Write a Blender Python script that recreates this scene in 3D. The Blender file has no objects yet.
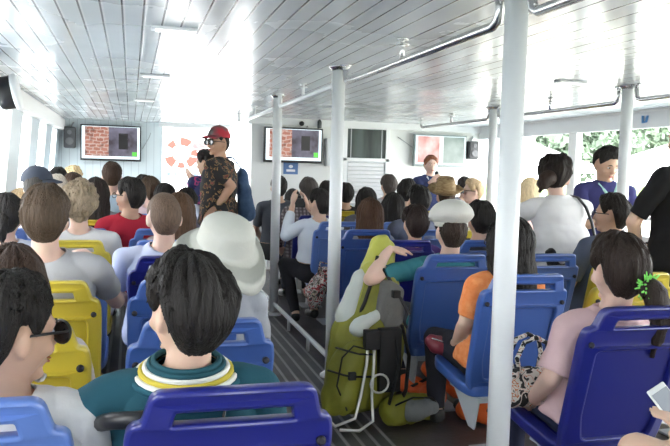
import bpy, bmesh, math, random
import numpy as np
from math import sin, cos, pi, radians, sqrt, atan2
from mathutils import Vector, Matrix, noise

scn = bpy.context.scene
col = scn.collection
rnd = random.Random(7)

# ---------------------------------------------------------------- materials
MATS = {}
def nodemat(name):
    m = bpy.data.materials.new(name); m.use_nodes = True
    nt = m.node_tree; b = nt.nodes['Principled BSDF']
    return m, nt, b
def mat(name, c=(.8,.8,.8), rough=.5, metal=0, spec=.5, bump=0, bscale=60, c2=None, cscale=8, stretch=None, coat=0, emit=None, estr=1, sss=0, fac=.5):
    if name in MATS: return MATS[name]
    m, nt, b = nodemat(name)
    b.inputs['Base Color'].default_value = (*c, 1); b.inputs['Roughness'].default_value = rough
    b.inputs['Metallic'].default_value = metal; b.inputs['Specular IOR Level'].default_value = spec
    b.inputs['Coat Weight'].default_value = coat; b.inputs['Coat Roughness'].default_value = .15
    if sss:
        b.inputs['Subsurface Weight'].default_value = sss; b.inputs['Subsurface Radius'].default_value = (.012,.005,.003); b.inputs['Subsurface Scale'].default_value = 1
    tc = nt.nodes.new('ShaderNodeTexCoord'); mp = nt.nodes.new('ShaderNodeMapping')
    nt.links.new(tc.outputs['Object'], mp.inputs['Vector'])
    if stretch: mp.inputs['Scale'].default_value = stretch
    if c2 is not None:
        n = nt.nodes.new('ShaderNodeTexNoise'); n.inputs['Scale'].default_value = cscale; n.inputs['Detail'].default_value = 4
        nt.links.new(mp.outputs['Vector'], n.inputs['Vector'])
        r = nt.nodes.new('ShaderNodeValToRGB'); r.color_ramp.elements[0].position = .5-fac*.3; r.color_ramp.elements[1].position = .5+fac*.3
        r.color_ramp.elements[0].color = (*c, 1); r.color_ramp.elements[1].color = (*c2, 1)
        nt.links.new(n.outputs['Fac'], r.inputs['Fac']); nt.links.new(r.outputs['Color'], b.inputs['Base Color'])
    if bump:
        n = nt.nodes.new('ShaderNodeTexNoise'); n.inputs['Scale'].default_value = bscale; n.inputs['Detail'].default_value = 3
        nt.links.new(mp.outputs['Vector'], n.inputs['Vector'])
        bp = nt.nodes.new('ShaderNodeBump'); bp.inputs['Strength'].default_value = bump; bp.inputs['Distance'].default_value = .01
        nt.links.new(n.outputs['Fac'], bp.inputs['Height']); nt.links.new(bp.outputs['Normal'], b.inputs['Normal'])
    if emit:
        b.inputs['Emission Color'].default_value = (*emit, 1); b.inputs['Emission Strength'].default_value = estr
    MATS[name] = m
    return m
def fabric(c, c2=None, cscale=8, fac=.5):
    return mat('fabric_%s_%s' % ('_'.join('%.2f' % v for v in c), '' if c2 is None else '_'.join('%.2f' % v for v in c2)), c, .85, 0, .25, .25, 35, c2, cscale, fac=fac)
def skinm(c): return mat('skin_%.2f_%.2f' % (c[0], c[1]), c, .5, 0, .4, .05, 120, sss=.12)
def hairm(c):
    c2 = tuple(min(1, v*1.9+.004) for v in c)
    return mat('hair_%.3f_%.3f' % (c[0], c[1]), c, .55, 0, .22, .9, 45, c2, 34, (4,4,.6), fac=1)

WHITE = mat('white_paint', (.84,.86,.87), .35, bump=.03, bscale=9)
WHITE2 = mat('pale_wall_paint', (.74,.79,.81), .4)
STEEL = mat('brushed_steel', (.62,.62,.62), .25, 1)
GREYM = mat('grey_metal', (.42,.44,.46), .45, .3)
BLACK = mat('black_plastic', (.012,.012,.014), .4)
DGREY = mat('dark_grey_plastic', (.05,.05,.055), .5)
def plastic(n, c): return mat(n, c, .3, 0, .5, .03, 14, coat=.25)
SEATC = {'blue': plastic('blue_seat_plastic', (.05,.115,.37)), 'dark': plastic('deep_blue_seat_plastic', (.014,.018,.19)),
         'yellow': plastic('yellow_seat_plastic', (.58,.46,.045)), 'light': plastic('hazed_blue_seat_plastic', (.11,.20,.52))}  # lightest blue has the haze over left and far seats mixed in

# ---------------------------------------------------------------- helpers
def tag(o, label=None, cat=None, group=None, kind=None):
    if label: o['label'] = label
    if cat: o['category'] = cat
    if group: o['group'] = group
    if kind: o['kind'] = kind
    return o
def link(name, me, parent=None, m=None, smooth=False, loc=None):
    if m is not None:
        me.materials.clear(); me.materials.append(m)
    if smooth:
        me.polygons.foreach_set('use_smooth', [True]*len(me.polygons))
    o = bpy.data.objects.new(name, me); col.objects.link(o)
    if parent: o.parent = parent
    if loc: o.location = loc
    return o
def empty(name, loc=(0,0,0), rz=0):
    o = bpy.data.objects.new(name, None); o.empty_display_size = .1; col.objects.link(o)
    o.location = loc; o.rotation_euler = (0,0,rz); return o
class MB:
    """collects closed shapes into one mesh"""
    def __init__(s): s.v = []; s.f = []; s.n = 0
    def add(s, v, f):
        v = np.asarray(v, float); s.v.append(v); s.f += [tuple(i+s.n for i in q) for q in f]; s.n += len(v); return s
    def box(s, a, b, R=None):
        a, b = [min(p,q) for p,q in zip(a,b)], [max(p,q) for p,q in zip(a,b)]
        v = [(x,y,z) for z in (a[2],b[2]) for y in (a[1],b[1]) for x in (a[0],b[0])]
        f = [(0,2,3,1),(4,5,7,6),(0,1,5,4),(2,6,7,3),(0,4,6,2),(1,3,7,5)]
        if R is not None:
            c = Vector([(p+q)/2 for p,q in zip(a,b)]); v = [tuple(R @ (Vector(p)-c) + c) for p in v]
        return s.add(v, f)
    def tube(s, pts, r, seg=10, flat=1.0, up=None):
        pts = [Vector(p) for p in pts]; rs = r if isinstance(r, (list,tuple)) else [r]*len(pts)
        v = []; f = []; n = None
        for i, p in enumerate(pts):
            t = (pts[min(i+1,len(pts)-1)] - pts[max(i-1,0)]).normalized()
            if n is None:
                u = Vector(up) if up else (Vector((0,0,1)) if abs(t.z) < .9 else Vector((1,0,0)))
                n = (u - t*u.dot(t)).normalized()
            else: n = (n - t*n.dot(t)).normalized()
            b = t.cross(n)
            for k in range(seg):
                a = 2*pi*k/seg; v.append(tuple(p + n*cos(a)*rs[i]*flat + b*sin(a)*rs[i]))
        m = len(pts)
        for i in range(m-1):
            for k in range(seg):
                f.append((i*seg+k, i*seg+(k+1)%seg, (i+1)*seg+(k+1)%seg, (i+1)*seg+k))
        f.append(tuple(range(seg))[::-1]); f.append(tuple((m-1)*seg+k for k in range(seg)))
        return s.add(v, f)
    def cap(s, a, b, ra, rb, seg=12):
        a, b = Vector(a), Vector(b); d = b-a
        if d.length < 1e-5: d = Vector((0,0,1e-4))
        t = d.normalized(); pts = []; rs = []
        for k in range(5):
            an = pi/2*k/4; pts.append(a - t*ra*cos(an)); rs.append(max(ra*sin(an), ra*.05))
        for k in range(5):
            an = pi/2*k/4; pts.append(b + t*rb*sin(an)); rs.append(max(rb*cos(an), rb*.05))
        return s.tube(pts, rs, seg)
    def ell(s, c, r, R=None, nu=16, nv=10, fn=None):
        v = [(0,0,1)]; f = []
        for j in range(1, nv):
            th = pi*j/nv
            for i in range(nu):
                a = 2*pi*i/nu; v.append((sin(th)*cos(a), sin(th)*sin(a), cos(th)))
        v.append((0,0,-1)); L = len(v)-1
        for i in range(nu): f.append((0, 1+i, 1+(i+1)%nu)); f.append((L, L-nu+(i+1)%nu, L-nu+i))
        for j in range(nv-2):
            for i in range(nu):
                p = 1+j*nu; f.append((p+i, p+nu+i, p+nu+(i+1)%nu, p+(i+1)%nu))
        v = np.array(v)
        if fn is not None: v = fn(v)
        v = v*np.array(r)
        if R is not None: v = v @ np.array(R.to_3x3()).T
        return s.add(v + np.array(c), f)
    def lathe(s, prof, c=(0,0,0), seg=24, R=None, close=False):
        v = []; f = []; m = len(prof)
        for (r, z) in prof:
            for k in range(seg):
                a = 2*pi*k/seg; v.append((r*cos(a), r*sin(a), z))
        for i in range(m-1 if not close else m):
            for k in range(seg):
                j = (i+1) % m; f.append((i*seg+k, i*seg+(k+1)%seg, j*seg+(k+1)%seg, j*seg+k))
        if not close:
            f.append(tuple(range(seg))[::-1]); f.append(tuple((m-1)*seg+k for k in range(seg)))
        v = np.array(v)
        if R is not None: v = v @ np.array(R.to_3x3()).T
        return s.add(v + np.array(c), f)
    def mesh(s, name='m'):
        me = bpy.data.meshes.new(name); v = np.concatenate(s.v)
        me.from_pydata(v.tolist(), [], s.f); me.update()
        bm = bmesh.new(); bm.from_mesh(me); bmesh.ops.recalc_face_normals(bm, faces=bm.faces); bm.to_mesh(me); bm.free()
        return me
    def build(s, name, m, parent=None, smooth=False, bevel=0, loc=None):
        o = link(name, s.mesh(name), parent, m, smooth, loc)
        if bevel:
            b = o.modifiers.new('bevel', 'BEVEL'); b.width = bevel; b.segments = 2; b.limit_method = 'ANGLE'
        return o
def evalmesh(o, drop=True):
    dg = bpy.context.evaluated_depsgraph_get(); dg.update()
    me = bpy.data.meshes.new_from_object(o.evaluated_get(dg), preserve_all_data_layers=False, depsgraph=dg)
    if drop:
        d = o.data; bpy.data.objects.remove(o)
    return me
def remesh(mb, vox, smooth=2, fac=.5):
    o = link('tmp', mb.mesh('tmp'))
    r = o.modifiers.new('r', 'REMESH'); r.mode = 'VOXEL'; r.voxel_size = vox; r.use_smooth_shade = True
    if smooth:
        k = o.modifiers.new('s', 'SMOOTH'); k.factor = fac; k.iterations = smooth
    return evalmesh(o)
def curve_plate(loops, extrude, bevel):
    cu = bpy.data.curves.new('c', 'CURVE'); cu.dimensions = '2D'; cu.fill_mode = 'BOTH'; cu.extrude = extrude; cu.bevel_depth = bevel; cu.bevel_resolution = 2
    for lp in loops:
        sp = cu.splines.new('POLY'); sp.points.add(len(lp)-1); sp.use_cyclic_u = True
        for p, q in zip(sp.points, lp): p.co = (q[0], q[1], 0, 1)
    o = bpy.data.objects.new('c', cu); col.objects.link(o)
    return evalmesh(o)
def roundpoly(pts, rad, n=4):
    out = []; m = len(pts)
    for i in range(m):
        p0, p, p1 = Vector(pts[i-1]), Vector(pts[i]), Vector(pts[(i+1)%m])
        r = rad[i] if isinstance(rad, (list,tuple)) else rad
        a = (p0-p); b = (p1-p); r = min(r, a.length*.45, b.length*.45)
        A = p + a.normalized()*r; B = p + b.normalized()*r
        for k in range(n+1):
            t = k/n; out.append(tuple(A*(1-t)**2 + p*2*t*(1-t) + B*t*t))
    return out

# ---------------------------------------------------------------- ferry shell
def ceiling_mat(name, pitch, off):
    m, nt, b = nodemat(name); N = nt.nodes.new; L = nt.links.new
    tc = N('ShaderNodeTexCoord'); sx = N('ShaderNodeSeparateXYZ'); L(tc.outputs['Object'], sx.inputs[0])
    d = N('ShaderNodeMath'); d.operation = 'MULTIPLY_ADD'; d.inputs[1].default_value = 1/pitch; d.inputs[2].default_value = off; L(sx.outputs['X'], d.inputs[0])
    fr = N('ShaderNodeMath'); fr.operation = 'FRACT'; L(d.outputs[0], fr.inputs[0])
    r = N('ShaderNodeValToRGB'); cr = r.color_ramp
    cr.elements[0].position = 0; cr.elements[0].color = (.10,.11,.12,1)
    cr.elements[1].position = 1; cr.elements[1].color = (.80,.84,.87,1)
    for p, c in ((.085,(.12,.13,.14)), (.10,(.88,.9,.92)), (.17,(.88,.9,.92)), (.19,(.74,.79,.83))):
        e = cr.elements.new(p); e.color = (*c, 1)
    L(fr.outputs[0], r.inputs[0])
    mp = N('ShaderNodeMapping'); mp.inputs['Scale'].default_value = (1.1, .9, 1); L(tc.outputs['Object'], mp.inputs[0])
    n = N('ShaderNodeTexNoise'); n.inputs['Scale'].default_value = 1.4; n.inputs['Detail'].default_value = 5; L(mp.outputs[0], n.inputs[0])
    fl = N('ShaderNodeMath'); fl.operation = 'FLOOR'; L(d.outputs[0], fl.inputs[0])
    wn = N('ShaderNodeTexWhiteNoise'); wn.noise_dimensions = '1D'; L(fl.outputs[0], wn.inputs['W'])
    rr = N('ShaderNodeMapRange'); rr.inputs[1].default_value = .35; rr.inputs[2].default_value = .7; rr.inputs[3].default_value = .16; rr.inputs[4].default_value = .34; L(n.outputs[0], rr.inputs[0])
    L(rr.outputs[0], b.inputs['Roughness'])
    mx = N('ShaderNodeMix'); mx.data_type = 'RGBA'; mx.blend_type = 'MULTIPLY'; mx.inputs[0].default_value = .10
    L(r.outputs[0], mx.inputs[6]); L(wn.outputs['Value'], mx.inputs[7]); L(mx.outputs[2], b.inputs['Base Color'])
    bp = N('ShaderNodeBump'); bp.inputs['Strength'].default_value = .35; bp.inputs['Distance'].default_value = .01
    n2 = N('ShaderNodeTexNoise'); n2.inputs['Scale'].default_value = 5; L(mp.outputs[0], n2.inputs[0])
    ad = N('ShaderNodeMath'); ad.operation = 'MULTIPLY_ADD'; ad.inputs[1].default_value = .35; L(n2.outputs[0], ad.inputs[0]); L(r.outputs[0], ad.inputs[2])
    L(ad.outputs[0], bp.inputs['Height']); L(bp.outputs[0], b.inputs['Normal'])
    b.inputs['Specular IOR Level'].default_value = .5
    return m
def struct(o): o['kind'] = 'structure'; return o
YB, YF, YM = -3.0, 12.0, 9.75        # stern end of the built part, left front wall, middle front wall
ZC = 2.05
struct(MB().box((-1.02,YB,ZC), (1.3,YF,ZC+.05)).build('ceiling', ceiling_mat('ceiling_planks', .09, .5)))
struct(MB().box((1.3,YB,ZC), (4.9,YF,ZC+.05)).build('ceiling', ceiling_mat('ceiling_slats', .125, .2)))
# floor
def floor_mat():
    m, nt, b = nodemat('ribbed_deck'); N = nt.nodes.new; L = nt.links.new
    tc = N('ShaderNodeTexCoord'); sx = N('ShaderNodeSeparateXYZ'); L(tc.outputs['Object'], sx.inputs[0])
    d = N('ShaderNodeMath'); d.operation = 'MULTIPLY'; d.inputs[1].default_value = 1/.075; L(sx.outputs['X'], d.inputs[0])
    fr = N('ShaderNodeMath'); fr.operation = 'FRACT'; L(d.outputs[0], fr.inputs[0])
    r = N('ShaderNodeValToRGB'); cr = r.color_ramp; cr.elements[0].position = 0; cr.elements[0].color = (.42,.42,.42,1); cr.elements[1].position = 1; cr.elements[1].color = (.10,.10,.105,1)
    e = cr.elements.new(.2); e.color = (.42,.42,.42,1); e = cr.elements.new(.3); e.color = (.085,.085,.09,1)
    L(fr.outputs[0], r.inputs[0])
    n = N('ShaderNodeTexNoise'); n.inputs['Scale'].default_value = 6; n.inputs['Detail'].default_value = 6; L(tc.outputs['Object'], n.inputs[0])
    mx = N('ShaderNodeMix'); mx.data_type = 'RGBA'; mx.blend_type = 'MULTIPLY'; mx.inputs[0].default_value = .5
    L(r.outputs[0], mx.inputs[6]); L(n.outputs[0], mx.inputs[7]); L(mx.outputs[2], b.inputs['Base Color'])
    mr = N('ShaderNodeMapRange'); mr.inputs[3].default_value = .18; mr.inputs[4].default_value = .5; L(n.outputs[0], mr.inputs[0]); L(mr.outputs[0], b.inputs['Roughness'])
    bp = N('ShaderNodeBump'); bp.inputs['Strength'].default_value = .4; bp.inputs['Distance'].default_value = .004; L(r.outputs[0], bp.inputs['Height']); L(bp.outputs[0], b.inputs['Normal'])
    return m
struct(MB().box((-1.3,YB,-.08), (1.3,14,0)).build('floor', floor_mat()))
struct(MB().box((1.3,YB,-.08), (4.95,14,0)).build('floor', mat('dark_deck_paint', (.05,.045,.045), .35, bump=.15, bscale=30, c2=(.10,.085,.08), cscale=5)))
# left wall: sill, slanted pillars, padded cover, windows
wl = MB()
def slant(y0, y1, z0, z1, t=.05):
    X = lambda z: -1.03 - .0855*(2.05-z)
    v = []
    for z in (z0, z1):
        for y in (y0, y1):
            for dx in (-t, 0): v.append((X(z)+dx, y, z))
    f = [(0,1,3,2),(4,6,7,5),(0,4,5,1),(2,3,7,6),(0,2,6,4),(1,5,7,3)]
    return v, f
wl.add(*slant(YB, YF, 0, .86)); wl.add(*slant(YB, YF, 1.87, 2.05))
pil = [(11.5,12.0),(10.12,10.82),(8.68,9.36),(7.28,7.95),(5.88,6.54),(4.48,5.14),(3.08,3.74),(1.68,2.34),(.28,.94),(-1.12,-.46),(-3,-1.9)]
for a, b_ in pil: wl.add(*slant(a, b_, .86, 1.87))
struct(wl.build('wall_left', mat('bluish_white_paint', (.45,.53,.59), .35)))
glass, ntg, bg = nodemat('clear_pane')
for nn in list(ntg.nodes):
    if nn.type == 'BSDF_PRINCIPLED': ntg.nodes.remove(nn)
tr = ntg.nodes.new('ShaderNodeBsdfTransparent'); gl = ntg.nodes.new('ShaderNodeBsdfGlossy'); gl.inputs['Roughness'].default_value = .05
mxs = ntg.nodes.new('ShaderNodeMixShader'); mxs.inputs[0].default_value = .06
ntg.links.new(tr.outputs[0], mxs.inputs[1]); ntg.links.new(gl.outputs[0], mxs.inputs[2]); ntg.links.new(mxs.outputs[0], ntg.nodes['Material Output'].inputs[0])
for i in range(len(pil)-1):
    v, f = slant(pil[i+1][1], pil[i][0], .86, 1.87, .008)
    v = [(x-.02, y, z) for x, y, z in v]
    w = struct(MB().add(v, f).build('window_%d' % (i+1), glass))
    fr_ = MB(); y0, y1 = pil[i+1][1], pil[i][0]
    for a in ((y0,y0+.025,.86,1.87),(y1-.025,y1,.86,1.87),(y0,y1,.86,.885),(y0,y1,1.845,1.87)):
        fr_.add(*slant(*a, .06))
    fr_.build('window_frame', WHITE, w)
tr_ = MB(); tr_.box((-1.08,YB,1.87), (-.975,YF,2.045)); struct(tr_.build('trim_1', mat('padded_cover', (.80,.79,.80), .45, bump=.1, bscale=4), bevel=.02))
# unseen stern wall, added to cut the light from behind the camera
wb = MB(); wb.box((-1.3,YB,0), (.42,YB+.05,ZC)); wb.box((1.4,YB,0), (4.9,YB+.05,ZC)); wb.box((.42,YB,1.98), (1.4,YB+.05,ZC))
struct(wb.build('wall_back_light_block', mat('light_block_grey', (.62,.64,.64), .4)))
# grooved wall panels
def panel_mat(name, c, pitch, axis='X', dark=(.5,.56,.6)):
    m, nt, b = nodemat(name); N = nt.nodes.new; L = nt.links.new
    tc = N('ShaderNodeTexCoord'); sx = N('ShaderNodeSeparateXYZ'); L(tc.outputs['Object'], sx.inputs[0])
    d = N('ShaderNodeMath'); d.operation = 'MULTIPLY'; d.inputs[1].default_value = 1/pitch; L(sx.outputs[axis], d.inputs[0])
    fr = N('ShaderNodeMath'); fr.operation = 'FRACT'; L(d.outputs[0], fr.inputs[0])
    r = N('ShaderNodeValToRGB'); cr = r.color_ramp; cr.elements[0].color = (*dark, 1); cr.elements[1].color = (*c, 1)
    cr.elements[1].position = .07; e = cr.elements.new(.055); e.color = (*dark, 1)
    L(fr.outputs[0], r.inputs[0]); L(r.outputs[0], b.inputs['Base Color']); b.inputs['Roughness'].default_value = .35
    return m
struct(MB().box((-1.25,YF,0), (.48,YF+.06,ZC)).build('wall_front_left', panel_mat('grooved_wall', (.72,.80,.83), .115)))
# middle front wall with the louvred door
wm = MB(); wm.box((1.55,YM,0), (2.82,YM+.06,ZC)); wm.box((3.5,YM,0), (4.88,YM+.06,ZC)); wm.box((2.82,YM,2.0), (3.5,YM+.06,ZC)); wm.box((1.55,YM+.06,0), (1.61,YM+.3,ZC))
struct(wm.build('wall_front', mat('white_wall_paint', (.82,.84,.82), .4)))
struct(MB().box((1.5,YM-.05,1.96), (4.88,YM,ZC)).build('trim_2', WHITE))
struct(MB().box((.42,YF-.05,1.98), (1.6,YF+.05,ZC)).build('trim_3', WHITE))
# door in the front wall
d = struct(MB().box((2.83,YM+.01,0), (3.49,YM+.04,2.0)).build('door_1', WHITE2))
fr_ = MB()
for a in ((2.82,2.88,0,2.0),(3.44,3.5,0,2.0),(2.82,3.5,1.95,2.0),(2.82,3.5,1.5,1.55)): fr_.box((a[0],YM-.03,a[2]), (a[1],YM+.05,a[3]))
fr_.build('door_frame', WHITE, d, bevel=.006)
MB().box((2.88,YM-.005,1.55), (3.44,YM+.012,1.95)).build('pane', mat('dark_green_glass', (.015,.025,.022), .3, c2=(.07,.095,.085), cscale=2.2, stretch=(3,1,.5), spec=.25), d)
cb = MB()
for x in (2.93,3.38): cb.box((x,YM-.012,1.55), (x+.012,YM,1.95))
cb.build('curtain_rod', GREYM, d)
lv = MB()
for k in range(16):
    z = .62 + k*.055; lv.box((2.9,YM-.02,z), (3.42,YM+.015,z+.04), Matrix.Rotation(.35,3,'X'))
lv.build('louvre', WHITE, d); MB().tube([(2.9,YM-.02,.95),(2.9,YM-.06,.95),(2.9,YM-.06,1.07)], .008, 8).build('handle', STEEL, d, True)

# televisions
def brick_mat():
    m, nt, b = nodemat('screen_picture_brick'); N = nt.nodes.new; L = nt.links.new
    tc = N('ShaderNodeTexCoord'); mp = N('ShaderNodeMapping'); L(tc.outputs['Object'], mp.inputs[0]); mp.inputs['Rotation'].default_value = (radians(90),0,0)
    bt = N('ShaderNodeTexBrick'); bt.inputs['Scale'].default_value = 7; bt.inputs['Color1'].default_value = (.42,.13,.08,1); bt.inputs['Color2'].default_value = (.62,.25,.17,1); bt.inputs['Mortar'].default_value = (.75,.55,.48,1)
    bt.inputs['Mortar Size'].default_value = .05; bt.inputs['Brick Width'].default_value = .7; bt.inputs['Row Height'].default_value = .34
    n = N('ShaderNodeTexNoise'); n.inputs['Scale'].default_value = 9; n.inputs['Detail'].default_value = 5; L(tc.outputs['Object'], n.inputs[0])
    mm = N('ShaderNodeMix'); mm.data_type = 'VECTOR'; mm.inputs[0].default_value = .08; L(mp.outputs[0], mm.inputs[4]); L(n.outputs['Color'], mm.inputs[5]); L(mm.outputs[1], bt.inputs['Vector'])
    r = N('ShaderNodeValToRGB'); r.color_ramp.elements[0].color = (.08,.05,.06,1); r.color_ramp.elements[0].position = .35; r.color_ramp.elements[1].position = .5; L(n.outputs[0], r.inputs[0])
    mx = N('ShaderNodeMix'); mx.data_type = 'RGBA'; mx.blend_type = 'MULTIPLY'; mx.inputs[0].default_value = .7; L(bt.outputs[0], mx.inputs[6]); L(r.outputs[0], mx.inputs[7])
    b.inputs['Base Color'].default_value = (0,0,0,1); L(mx.outputs[2], b.inputs['Emission Color']); b.inputs['Emission Strength'].default_value = .38; b.inputs['Roughness'].default_value = .3
    return m
def glow(n, c, c2, s=1.0, cs=6): 
    if n in MATS: return MATS[n]
    m, nt, b = nodemat(n); tc = nt.nodes.new('ShaderNodeTexCoord'); no = nt.nodes.new('ShaderNodeTexNoise'); no.inputs['Scale'].default_value = cs; no.inputs['Detail'].default_value = 4
    r = nt.nodes.new('ShaderNodeValToRGB'); r.color_ramp.elements[0].color = (*c,1); r.color_ramp.elements[1].color = (*c2,1); r.color_ramp.elements[0].position = .35; r.color_ramp.elements[1].position = .65
    nt.links.new(tc.outputs['Object'], no.inputs[0]); nt.links.new(no.outputs[0], r.inputs[0]); nt.links.new(r.outputs[0], b.inputs['Emission Color'])
    b.inputs['Base Color'].default_value = (0,0,0,1); b.inputs['Emission Strength'].default_value = s*.36; b.inputs['Roughness'].default_value = .3
    MATS[n] = m; return m
BRK = brick_mat()
def tv(x0, x1, z0, z1, y, label, pale=False):
    t = empty('television', ((x0+x1)/2, y, z0)); w = (x1-x0)/2; h = z1-z0
    tag(t, label, 'television', 'televisions on the front walls')
    fr = MB(); b = .022
    fr.box((-w,-.03,0), (w,.03,h)); c = fr.build('casing', mat('pale_frame',(.25,.3,.3),.4) if pale else BLACK, t, bevel=.006)
    s = MB().box((-w+b,-.034,b+.01), (w-b,-.0305,h-b)).build('screen', glow('screen_margin', (.62,.80,.86), (.72,.86,.9), 2.4), t)
    px0, px1, pz0, pz1 = -w+b+.045, w-b-.035, b+.05, h-b-.006; pw = px1-px0
    if pale:
        MB().box((px0-.02,-.038,pz0-.02), (px0+pw*.46,-.0345,pz1)).build('picture', glow('screen_pale_rose', (.55,.20,.17), (.9,.62,.58), 1.5, 5), t)
        MB().box((px0+pw*.46,-.038,pz0-.02), (px0+pw*.55,-.0345,pz1)).build('picture', glow('screen_pale', (.75,.82,.80), (.85,.88,.86), 1.7, 5), t)
        MB().box((px0+pw*.55,-.038,pz0-.02), (px1+.02,-.0345,pz1)).build('picture', glow('screen_pale_green', (.22,.32,.28), (.48,.60,.54), 1.2, 4), t)
    else:
        MB().box((px0,-.038,pz0), (px0+pw*.45,-.0345,pz1)).build('picture', BRK, t)
        MB().box((px0+pw*.45,-.038,pz0), (px1,-.0345,pz1)).build('picture', glow('screen_grey_wall', (.05,.035,.05), (.24,.23,.32), 1.1, 5), t)
        MB().box((px0+pw*.64,-.040,pz0+h*.20), (px0+pw*.82,-.0385,pz1-h*.17)).build('picture', glow('screen_dark_window', (.006,.004,.004), (.012,.008,.008)), t)
        MB().box((px0+pw*.90,-.042,pz0+.008), (px1-.006,-.0395,pz0+.072)).build('picture', glow('screen_green_square', (.10,.62,.05), (.13,.66,.08), 1.6), t)
    MB().box((-.12,.03,h*.3), (.12,.09,h*.7)).build('wall_bracket', GREYM, t)
    return t
tv(-.75, .15, 1.42, 1.97, YF-.095, 'black framed television on the grooved left front wall showing brickwork')
tv(1.70, 2.50, 1.455, 1.925, YM-.095, 'black framed television behind the white pole above the small blue sign')
tv(3.83, 4.63, 1.46, 1.91, YM-.095, 'pale washed out television behind the standing crew woman', True)
def speaker(x, y, z, w, h, label):
    t = empty('loudspeaker', (x,y,z)); tag(t, label, 'speaker', 'wall loudspeakers')
    MB().box((-w/2,-.07,0), (w/2,.07,h)).build('cabinet', DGREY, t, bevel=.02)
    g = MB()
    for zz, r in ((h*.32, w*.33), (h*.74, w*.2)): g.lathe([(r,0),(r,.008),(r*.8,.012),(r*.3,.004)], (0,-.07,zz), 20, Matrix.Rotation(pi/2,3,'X'))
    g.build('cone', mat('speaker_cone',(.14,.14,.15),.5), t, True)
    MB().tube([(0,.06,h*.9),(.02,.09,h*1.05),(.05,.10,h*1.25)], .012, 8).build('bracket', GREYM, t, True)
speaker(-.90, 11.86, 1.60, .17, .32, 'black loudspeaker in the corner left of the brickwork television')
speaker(4.73, 9.64, 1.58, .15, .26, 'black loudspeaker on the right front wall beside the pale television')
t = empty('loudspeaker', (-.93,5.82,1.86)); tag(t, 'dark round loudspeaker at the upper left edge over the windows', 'speaker')
# sign, box, camera, bottle on the front wall
s = MB().box((1.99,YM-.012,1.30), (2.19,YM,1.46)).build('wall_sign', mat('blue_sign', (.10,.20,.42), .5)); tag(s, 'small blue square sign with white pictogram under the middle television', 'sign')
pg = MB(); pg.ell((2.09,YM-.014,1.405), (.03,.003,.022)).box((2.03,YM-.016,1.335), (2.15,YM-.012,1.365)); pg.build('pictogram', WHITE, s)
s = MB().box((2.56,YM-.12,1.42), (2.78,YM,1.80)).build('electrical_box', mat('box_white', (.82,.84,.84), .35), bevel=.01); tag(s, 'white wall box between the middle television and the louvred door', 'electrical box')
MB().box((2.575,YM-.126,1.435), (2.765,YM-.119,1.785)).build('cover', WHITE2, s)
s = MB().ell((2.21,YM-.09,1.985), (.035,.035,.032)).cap((2.21,YM-.06,1.99),(2.21,YM,1.99),.012,.012).build('dome_camera', BLACK, smooth=True); tag(s, 'small black dome camera above the middle television', 'camera')
s = MB().lathe([(.028,0),(.03,.005),(.03,.09),(.012,.12),(.012,.15)], (2.46,YM-.08,1.93)).build('water_bottle', mat('dark_bottle',(.06,.07,.08),.2), smooth=True); tag(s, 'dark bottle perched on the corner of the middle television', 'bottle')
c = MB().tube([(2.30,YM-.02,1.94),(2.31,YM-.03,2.0),(2.36,YM-.03,2.035),(2.40,YM-.02,2.045)], .006, 6).build('cable', BLACK, smooth=True); tag(c, 'black cable looping up from the middle television to the ceiling', 'cable')
c = MB().tube([(3.62,YM-.02,1.86),(3.72,YM-.02,1.80),(3.84,YM-.03,1.72)], .005, 6).build('cable', GREYM, smooth=True); tag(c, 'thin grey cable running down beside the pale television', 'cable')
c = MB().tube([(.30,YF-.02,1.88),(.27,YF-.02,1.80),(.17,YF-.03,1.62)], .005, 6).build('cable', GREYM, smooth=True); tag(c, 'thin cable slanting down right of the brickwork television', 'cable')
# ceiling-corner loudspeaker body
MB().lathe([(.11,0),(.12,.02),(.12,.10),(.10,.14)], (0,0,0), 24, Matrix.Rotation(radians(78),3,'Y')).build('cabinet', BLACK, t, True)
MB().lathe([(.125,0),(.132,.01),(.132,.03),(.12,.04)], (.10,0,.02), 24, Matrix.Rotation(radians(78),3,'Y')).build('rim', WHITE, t, True)

# poles
def pole(x, y, label, flange=True):
    t = empty('support_pole', (x,y,0)); tag(t, label, 'pole', 'white support poles')
    MB().lathe([(.042,0),(.042,ZC)], seg=24).build('tube', WHITE, t, True)
    MB().lathe([(.075,0),(.075,.012),(.05,.03),(.044,.035)]).build('foot_flange', WHITE, t, True)
    MB().lathe([(.044,ZC-.03),(.05,ZC-.02),(.07,ZC-.008),(.07,ZC)]).build('top_flange', STEEL, t, True)
PY = (.50, 2.57, 4.63, 6.69)
pole(1.33, 2.40, 'thickest white pole, right foreground, rising in front of the orange blouse')
pole(1.30, 4.63, 'white pole in the middle aisle edge left of the tall yellow backpack')
pole(1.30, 6.69, 'white pole in front of the middle television')
pole(3.50, 6.69, 'thin far white pole beside the pale television')
pole(3.50, 4.63, 'white pole right of the crew man in navy')
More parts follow.
